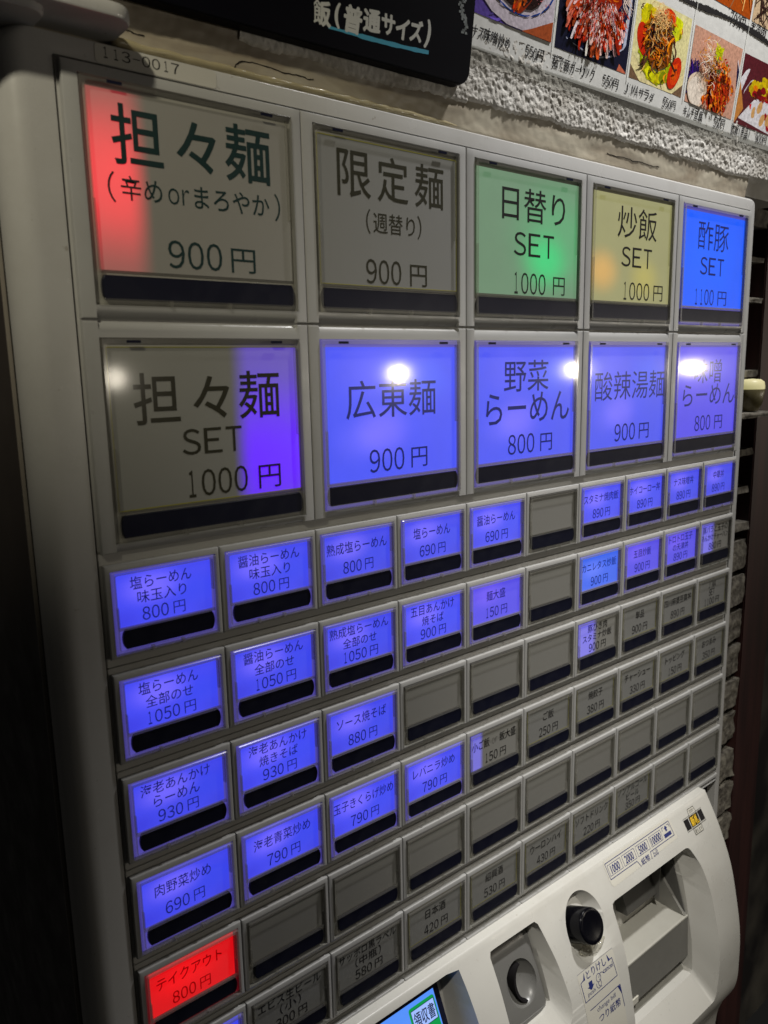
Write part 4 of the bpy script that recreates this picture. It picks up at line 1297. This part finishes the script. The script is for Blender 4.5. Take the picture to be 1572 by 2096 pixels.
mr = n.new('ShaderNodeMapRange'); mr.inputs['From Min'].default_value = .3; mr.inputs['From Max'].default_value = .7; mr.inputs['To Min'].default_value = .72; mr.inputs['To Max'].default_value = 1.2
l.new(nz.outputs['Fac'], mr.inputs['Value'])
sc_ = n.new('ShaderNodeVectorMath'); sc_.operation = 'SCALE'; l.new(ca.outputs['Color'], sc_.inputs[0]); l.new(mr.outputs[0], sc_.inputs['Scale'])
hs_ = n.new('ShaderNodeHueSaturation'); hs_.inputs['Saturation'].default_value = 1.12; hs_.inputs['Value'].default_value = 1.0
l.new(sc_.outputs[0], hs_.inputs['Color']); l.new(hs_.outputs[0], b.inputs['Base Color']); b.inputs['Roughness'].default_value = 0.4; b.inputs['Specular IOR Level'].default_value = 0.15
PRINT = m

def rect(p, col): p.poly([(0, 0), (1, 0), (1, 1), (0, 1)], col)
# 1 aubergine in miso on a blue plate
p = Print(163, 211, -84, -50.3); r = p.rnd; rect(p, (104, 88, 160))
for _ in range(60): p.strip(r.random() * .5, r.random(), r.random() * .5, r.random(), .03, p.var((110, 95, 170), .25), .05)
p.poly([(0.6, 1), (1, 1), (1, .75)], (170, 95, 70))
p.blob(.52, .38, .62, .62, (205, 195, 205)); p.blob(.52, .37, .60, .60, (44, 68, 132))
for _ in range(70): 
    a = r.uniform(.2, 2.9); p.strip(.52 + .46 * math.cos(a), .38 + .46 * math.sin(a), .52 + .47 * math.cos(a + .16), .38 + .47 * math.sin(a + .16), .014, p.var((48, 74, 140), .15))
p.blob(.50, .42, .38, .36, (38, 20, 18), 0, .05)
for (cx, cy, rx, ry, ro) in ((.62, .52, .10, .34, .35), (.50, .40, .08, .30, .15), (.78, .36, .09, .28, .5), (.30, .36, .09, .16, .1), (.42, .30, .08, .2, -.1)):
    p.blob(cx, cy, rx, ry, (150, 50, 20), ro, .06)
    for _ in range(26):
        t = r.uniform(-.8, .8); o_ = r.uniform(-.6, .6)
        x = cx - math.sin(ro) * ry * t + rx * o_; y = cy + math.cos(ro) * ry * t
        p.strip(x, y - .05, x - math.sin(ro) * .1, y + .07, .025, p.var((232, 105, 38) if r.random() < .6 else (205, 60, 20), .2))
for _ in range(60): p.blob(r.uniform(.55, .95), r.uniform(.35, .7), .006, .008, p.var((190, 120, 120), .3), 0, .2, 6)
p.build()
# 2 boiled pork on a navy plate
p = Print(213.6, 266.4, -85, -49.4); r = p.rnd; rect(p, (22, 24, 46))
p.poly([(.86, 1), (1, 1), (1, .55)], (200, 120, 100))
p.blob(.46, .34, .60, .62, (190, 195, 215)); p.blob(.455, .34, .585, .605, (20, 26, 58))
p.blob(.48, .36, .36, .50, (150, 50, 36), 0, .06)
for i in range(260):
    a = r.uniform(0, math.pi); rad = r.uniform(.05, .47)
    x = .48 + math.cos(a) * rad * .80; y = .32 + math.sin(a) * rad * 1.02
    c = r.choice([(244, 205, 200), (228, 120, 90), (214, 78, 44), (240, 225, 225), (226, 130, 116), (196, 66, 52)])
    L_ = r.uniform(.08, .22); p.strip(x, y, x + math.cos(a) * L_ * .4, y + L_, r.uniform(.03, .065), p.var(c, .1), r.uniform(-.02, .02))
for i in range(420):
    a = r.uniform(0, math.pi); rad = r.uniform(.05, .50)
    x = .48 + math.cos(a) * rad * .80; y = .32 + math.sin(a) * rad * 1.05; L_ = r.uniform(.02, .07)
    p.strip(x, y, x + math.cos(a) * L_ * .4 + r.uniform(-.02, .02), y + L_, r.uniform(.006, .018), p.var(r.choice([(238, 190, 180), (222, 96, 60), (150, 46, 34), (244, 226, 220), (214, 120, 110)]), .12), r.uniform(-.01, .01))
for i in range(60): p.strip(r.uniform(.3, .7), r.uniform(0, .28), r.uniform(.3, .7), r.uniform(.05, .35), .02, p.var((236, 120, 40), .2), .03)
for i in range(18): p.strip(r.uniform(.7, .85), r.uniform(0, .25), r.uniform(.8, .92), r.uniform(.15, .4), .012, (235, 215, 205), .05)
p.build()
# 3 noodle salad with tomato and lettuce on a pale plate
p = Print(268.8, 315.8, -84.2, -48.8); r = p.rnd; rect(p, (120, 96, 76))
p.blob(.5, .42, .64, .66, (235, 222, 172)); p.blob(.5, .30, .66, .60, (228, 220, 168)); p.poly([(0, 0), (1, 0), (1, .1), (0, .3)], (226, 222, 176))
for _ in range(70):
    a = r.uniform(.3, 2.9); p.blob(.46 + .28 * math.cos(a), .55 + .34 * math.sin(a), r.uniform(.04, .09), r.uniform(.04, .08), p.var(r.choice([(196, 190, 30), (214, 205, 60), (150, 160, 20)]), .15), r.random(), .2)
for _ in range(25): p.blob(r.uniform(.12, .3), r.uniform(.15, .35), .07, .07, p.var((214, 200, 30), .12), r.random(), .2)
for _ in range(25): p.blob(r.uniform(.6, .78), r.uniform(.12, .3), .07, .07, p.var((215, 215, 80), .12), r.random(), .2)
for cx, cy, rx, ry, ro in ((.17, .50, .11, .20, -.35), (.80, .74, .11, .22, .3), (.58, .10, .12, .08, .2)):
    p.blob(cx, cy, rx, ry, (206, 48, 22), ro); p.blob(cx + .02, cy, rx * .7, ry * .75, (232, 76, 36), ro)
    for _ in range(10): p.strip(cx + r.uniform(-.05, .05), cy - ry * .5, cx + r.uniform(-.05, .05), cy + ry * .4, .012, (240, 120, 70))
p.blob(.46, .46, .25, .34, (120, 70, 30), 0, .1)
for _ in range(170):
    x, y = r.gauss(.45, .12), r.gauss(.40, .16)
    p.strip(x, y, x + r.uniform(-.16, .16), y + r.uniform(-.05, .2), r.uniform(.012, .035), p.var(r.choice([(222, 150, 80), (200, 120, 50), (70, 40, 35), (228, 180, 120), (205, 90, 30), (90, 60, 50)]), .18), r.uniform(-.05, .05))
for _ in range(120):
    x, y = r.gauss(.40, .08), r.gauss(.20, .08)
    p.strip(x, y, x + r.uniform(-.14, .14), y + r.uniform(-.1, .14), .009, p.var((236, 196, 140), .12), r.uniform(-.06, .06))
p.build()
# 4 kimchi and tofu on a navy plate
p = Print(319.6, 369.4, -82.8, -48.0); r = p.rnd; rect(p, (205, 160, 140))
p.blob(.50, .56, .58, .60, (220, 210, 215)); p.blob(.495, .56, .565, .585, (22, 20, 62)); p.poly([(.72, 1), (1, .8), (1, 1)], (190, 120, 110))
for _ in range(60): p.strip(r.uniform(0, .2), r.uniform(.4, .9), r.uniform(0, .2), r.uniform(.4, .9), .02, p.var((60, 45, 110), .3))
p.blob(.20, .80, .20, .24, (226, 206, 186), -.15, .05); p.blob(.18, .82, .16, .19, (240, 228, 214), -.1, .04)
p.blob(.62, .66, .24, .34, (150, 48, 22), .1, .08)
for _ in range(220):
    x, y = r.gauss(.62, .11), r.gauss(.66, .16)
    p.strip(x, y, x + r.uniform(-.06, .06), y + r.uniform(.02, .14), r.uniform(.015, .045), p.var(r.choice([(214, 84, 34), (190, 50, 20), (228, 120, 60), (160, 40, 20), (240, 150, 90)]), .15), r.uniform(-.03, .03))
for _ in range(160):
    x, y = r.gauss(.36, .10), r.gauss(.36, .12)
    p.strip(x, y, x + r.uniform(-.16, .10), y + r.uniform(-.1, .14), .010, p.var(r.choice([(236, 206, 186), (226, 180, 150), (240, 225, 210), (220, 150, 60)]), .12), r.uniform(-.04, .04))
for _ in range(30): p.strip(r.uniform(.38, .56), r.uniform(.12, .28), r.uniform(.38, .56), r.uniform(.16, .36), .02, p.var((200, 205, 70), .15))
for _ in range(40): p.blob(r.uniform(.45, .75), r.uniform(.3, .5), .02, .02, p.var(r.choice([(230, 130, 70), (90, 100, 60), (235, 180, 130)]), .15), 0, .2, 8)
p.build()
# 5 sweet and sour pork on a white plate
p = Print(372.6, 424, -81.8, -47.2); r = p.rnd; rect(p, (90, 40, 46))
p.poly([(0, .4), (0, 1), (.25, 1)], (200, 140, 90))
p.blob(.62, .62, .70, .62, (225, 222, 226)); p.blob(.64, .66, .56, .50, (205, 200, 206)); p.blob(.62, .64, .42, .38, (120, 26, 22), 0, .08)
for _ in range(40): p.blob(r.uniform(.25, .7), r.uniform(.25, .5), .06, .05, p.var((206, 180, 50), .12), r.random(), .15)
for _ in range(60): p.blob(r.uniform(.3, .95), r.uniform(.4, .9), .06, .05, p.var(r.choice([(130, 30, 24), (170, 30, 40), (90, 22, 20), (190, 110, 60)]), .2), r.random(), .2)
for _ in range(10): p.blob(r.uniform(.3, .8), r.uniform(.55, .85), .05, .10, (214, 170, 120), .3)
p.build()
# upper row of pictures, only their lower edges show
for (a, b_, c1, c2) in ((318.5, 371.5, (170, 90, 60), (220, 160, 110)), (373.5, 424.0, (205, 180, 150), (60, 40, 35))):
    p = Print(a, b_, -132, -97.4); r = p.rnd; rect(p, c1)
    p.blob(.5, .4, .5, .56, c2); p.blob(.5, .4, .44, .5, (70, 40, 30), 0, .05)
    for _ in range(60): p.strip(r.random(), r.random(), r.random(), r.random(), .02, p.var(c2, .3))
    p.build()
# captions
rnd = random.Random(4)
F = fns(0.22)
for (t_, x0_, x1_, y_, h_, w_) in (
    ('ナス味噌炒め', 163.4, 186.0, -44.0, 4.6, 0.013),
    ('550円', 195.5, 207.5, -43.6, 4.2, 0.008),
    ('茹で豚ガーリック', 213.2, 243.5, -43.3, 5.2, 0.011),
    ('550円', 249.4, 262.0, -42.8, 4.6, 0.006),
    ('JIMA', 266.8, 278.2, -42.6, 4.6, 0.005),
    ('サラダ', 278.6, 292.2, -42.6, 4.4, 0.015),
    ('550円', 299.8, 312.4, -42.2, 4.6, 0.005),
    ('キムチ豆腐', 320.0, 340.0, -42.0, 5.0, 0.008),
    ('550円', 351.8, 363.6, -41.6, 4.8, 0.005),
    ('酢豚(単品)', 371.0, 393.0, -41.4, 5.2, 0.006),
    ('900円', 399.5, 413.0, -41.0, 5.0, 0.005),
    ('790円', 351.0, 367.6, -91.5, 6.4, 0.005),
    ('木須肉', 373.0, 391.0, -92.0, 6.8, 0.005),
):
    bm = NB(); handwrite(bm, t_, x0_, x1_, y_, h_, F, rnd, w_); part('handwritten_caption', bm, INK, sh)
# thick brush line with dry edges
bm = NB(); random.seed(21)
for i in range(260):
    t = i / 260; x = 262 + 190 * t
    y = -90.4 + 1.5 * math.sin(t * 9) + 0.012 * (x - 262)
    w = 1.05 + 0.35 * math.sin(t * 23) + random.uniform(-.25, .25); sk = random.uniform(-.35, .35)
    ww = 0.42
    bm.faces.new([bm.verts.new(F(a, b_)) for a, b_ in ((x - ww, y - w + sk), (x + ww, y - w - sk * .3), (x + ww, y + w + sk * .5), (x - ww, y + w))])
for f_i, f in enumerate(bm.faces):
    for v in f.verts: v.co.z -= 0.0004 * f_i
part('brush_line', bm, INK, sh)
# creases / cut edges between the pictures
CUT = flat('cut_edge', (0.70, 0.70, 0.66, 1), 0.5)
for x in (212.3, 267.6, 317.7, 371.0):
    bm = NB()
    for k in range(8):
        ya, yb3 = -120 + 74 * k / 8, -120 + 74 * (k + 1) / 8
        bm.faces.new([bm.verts.new(fns(0.55)(a, b_)) for a, b_ in ((x - .22 + k * .07, ya), (x + .22 + k * .07, ya), (x + .22 + .07 * (k + 1), yb3), (x - .22 + .07 * (k + 1), yb3))])
    part('picture_edge', bm, CUT, sh)

# ================================================================== RIGHT OF THE MACHINE
def mat_stone():
    m, nt, b = new_mat('rough_stone'); n, l = nt.nodes, nt.links
    tc = n.new('ShaderNodeTexCoord'); nz = n.new('ShaderNodeTexNoise'); nz.inputs['Scale'].default_value = 190; nz.inputs['Detail'].default_value = 8
    l.new(tc.outputs['Object'], nz.inputs['Vector'])
    cr = n.new('ShaderNodeValToRGB'); cr.color_ramp.elements[0].position = .35; cr.color_ramp.elements[1].position = .65
    cr.color_ramp.elements[0].color = (0.07, 0.06, 0.05, 1); cr.color_ramp.elements[1].color = (0.24, 0.22, 0.18, 1)
    l.new(nz.outputs['Fac'], cr.inputs[0]); l.new(cr.outputs[0], b.inputs['Base Color']); b.inputs['Roughness'].default_value = 0.8
    bp = n.new('ShaderNodeBump'); bp.inputs['Strength'].default_value = 0.8; bp.inputs['Distance'].default_value = 0.002
    l.new(nz.outputs['Fac'], bp.inputs['Height']); l.new(bp.outputs[0], b.inputs['Normal'])
    return m
STONE = mat_stone()
sr = root('stone_column', 'column of rough split stones with dark gaps between machine and post', 'stone column', (436, 620, 40))
rnd = random.Random(8)
ycs = [-3.8, 21.8, 47.9, 96, 122.6, 149.2, 176, 201.9, 227.5, 253.1, 279.5, 305.5, 331.8, 358.3, 387.8, 414, 440]
for k, yc in enumerate(ycs):
    hh = 1.6 if k in (1, 2, 4) else (5.5 if k == 0 else (2.3 if k < 7 else (2.8 if k < 8 else 10.6)))
    if k >= 8: yc -= 5.0
    z0 = (20 if k != 4 else 6) + rnd.uniform(-1, 1); dep = 60
    bm = NB()
    box(bm, 407.9, 462.4, yc - hh, yc + hh, z0, z0 + dep)
    bmesh.ops.subdivide_edges(bm, edges=bm.edges, cuts=7, use_grid_fill=True)
    for v in bm.verts:
        q = v.co * 0.13
        if v.co.z < z0 + 20:
            v.co.z += 1.6 * noise.noise(q) + 0.9 * noise.noise(q * 3); v.co.y += 0.5 * noise.noise(q * 2 + Vector((5, 0, 0)))
    o = part('stone', bm, STONE, sr, True, 40)
bm = NB(); box(bm, 407.8, 520, -60, 640, 82, 86)
part('column_back', bm, flat('stone_gap_black', (0.010, 0.009, 0.011, 1), 0.9, 0.1), sr)

# little round things standing in the gaps
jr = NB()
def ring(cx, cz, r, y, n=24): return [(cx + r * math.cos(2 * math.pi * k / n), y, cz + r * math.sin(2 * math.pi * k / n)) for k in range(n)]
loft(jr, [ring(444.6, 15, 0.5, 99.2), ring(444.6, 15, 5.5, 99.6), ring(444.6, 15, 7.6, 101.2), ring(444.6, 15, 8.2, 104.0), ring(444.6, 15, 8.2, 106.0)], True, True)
jar_o = root('small_jar', 'small jar with a bright glowing top on a stone ledge right of the machine', 'jar', (444.6, 118, 15))
part('jar_glowing_top', jr, flat('jar_reflection_glow', (0.5, 0.45, 0.3, 1), 0.4, 0.4, (0.36, 0.33, 0.15, 1), 1.0), jar_o, True, 60)  # bright reflection on the jar top put in as emission
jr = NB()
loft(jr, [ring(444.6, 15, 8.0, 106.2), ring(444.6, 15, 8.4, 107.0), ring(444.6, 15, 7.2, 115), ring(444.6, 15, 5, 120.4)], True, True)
part('jar_body', jr, plastic('jar_glaze', (0.14, 0.12, 0.06, 1), 0.3, 0.05), jar_o, True, 60)
bm = NB(); bmesh.ops.create_icosphere(bm, subdivisions=3, radius=1)
for v in bm.verts:
    k = 1 + 0.12 * noise.noise(v.co * 2); v.co = Vector((441 + v.co.x * 9 * k, 219.5 + v.co.y * 8 * k, 30 + v.co.z * 9 * k))
me = to_mesh('round_pebble', bm, plastic('brown_pebble', (0.10, 0.07, 0.05, 1), 0.5, 0.2), True, True, 180)
o = bpy.data.objects.new('round_pebble', me); C.objects.link(o)
tag(o, 'round dark brown pebble resting in a gap of the stone column', 'pebble')

# dark red post
def mat_wood():
    m, nt, b = new_mat('dark_red_wood'); n, l = nt.nodes, nt.links
    tc = n.new('ShaderNodeTexCoord'); mp = n.new('ShaderNodeMapping'); mp.inputs['Scale'].default_value = (1, 1, .08)
    l.new(tc.outputs['Object'], mp.inputs['Vector'])
    nz = n.new('ShaderNodeTexNoise'); nz.inputs['Scale'].default_value = 120; nz.inputs['Detail'].default_value = 6; l.new(mp.outputs[0], nz.inputs['Vector'])
    cr = n.new('ShaderNodeValToRGB'); cr.color_ramp.elements[0].position = .3; cr.color_ramp.elements[1].position = .7
    cr.color_ramp.elements[0].color = (0.022, 0.008, 0.008, 1); cr.color_ramp.elements[1].color = (0.060, 0.020, 0.018, 1)
    l.new(nz.outputs['Fac'], cr.inputs[0]); l.new(cr.outputs[0], b.inputs['Base Color']); b.inputs['Roughness'].default_value = 0.5
    return m
bm = NB(); box(bm, 463, 503, -12, 700, 19, 60, 0.8)
me = to_mesh('wooden_post', bm, mat_wood())
o = bpy.data.objects.new('wooden_post', me); C.objects.link(o)
tag(o, 'dark red wooden post right of the stone column', 'post')
# mottled grey wall far right and behind
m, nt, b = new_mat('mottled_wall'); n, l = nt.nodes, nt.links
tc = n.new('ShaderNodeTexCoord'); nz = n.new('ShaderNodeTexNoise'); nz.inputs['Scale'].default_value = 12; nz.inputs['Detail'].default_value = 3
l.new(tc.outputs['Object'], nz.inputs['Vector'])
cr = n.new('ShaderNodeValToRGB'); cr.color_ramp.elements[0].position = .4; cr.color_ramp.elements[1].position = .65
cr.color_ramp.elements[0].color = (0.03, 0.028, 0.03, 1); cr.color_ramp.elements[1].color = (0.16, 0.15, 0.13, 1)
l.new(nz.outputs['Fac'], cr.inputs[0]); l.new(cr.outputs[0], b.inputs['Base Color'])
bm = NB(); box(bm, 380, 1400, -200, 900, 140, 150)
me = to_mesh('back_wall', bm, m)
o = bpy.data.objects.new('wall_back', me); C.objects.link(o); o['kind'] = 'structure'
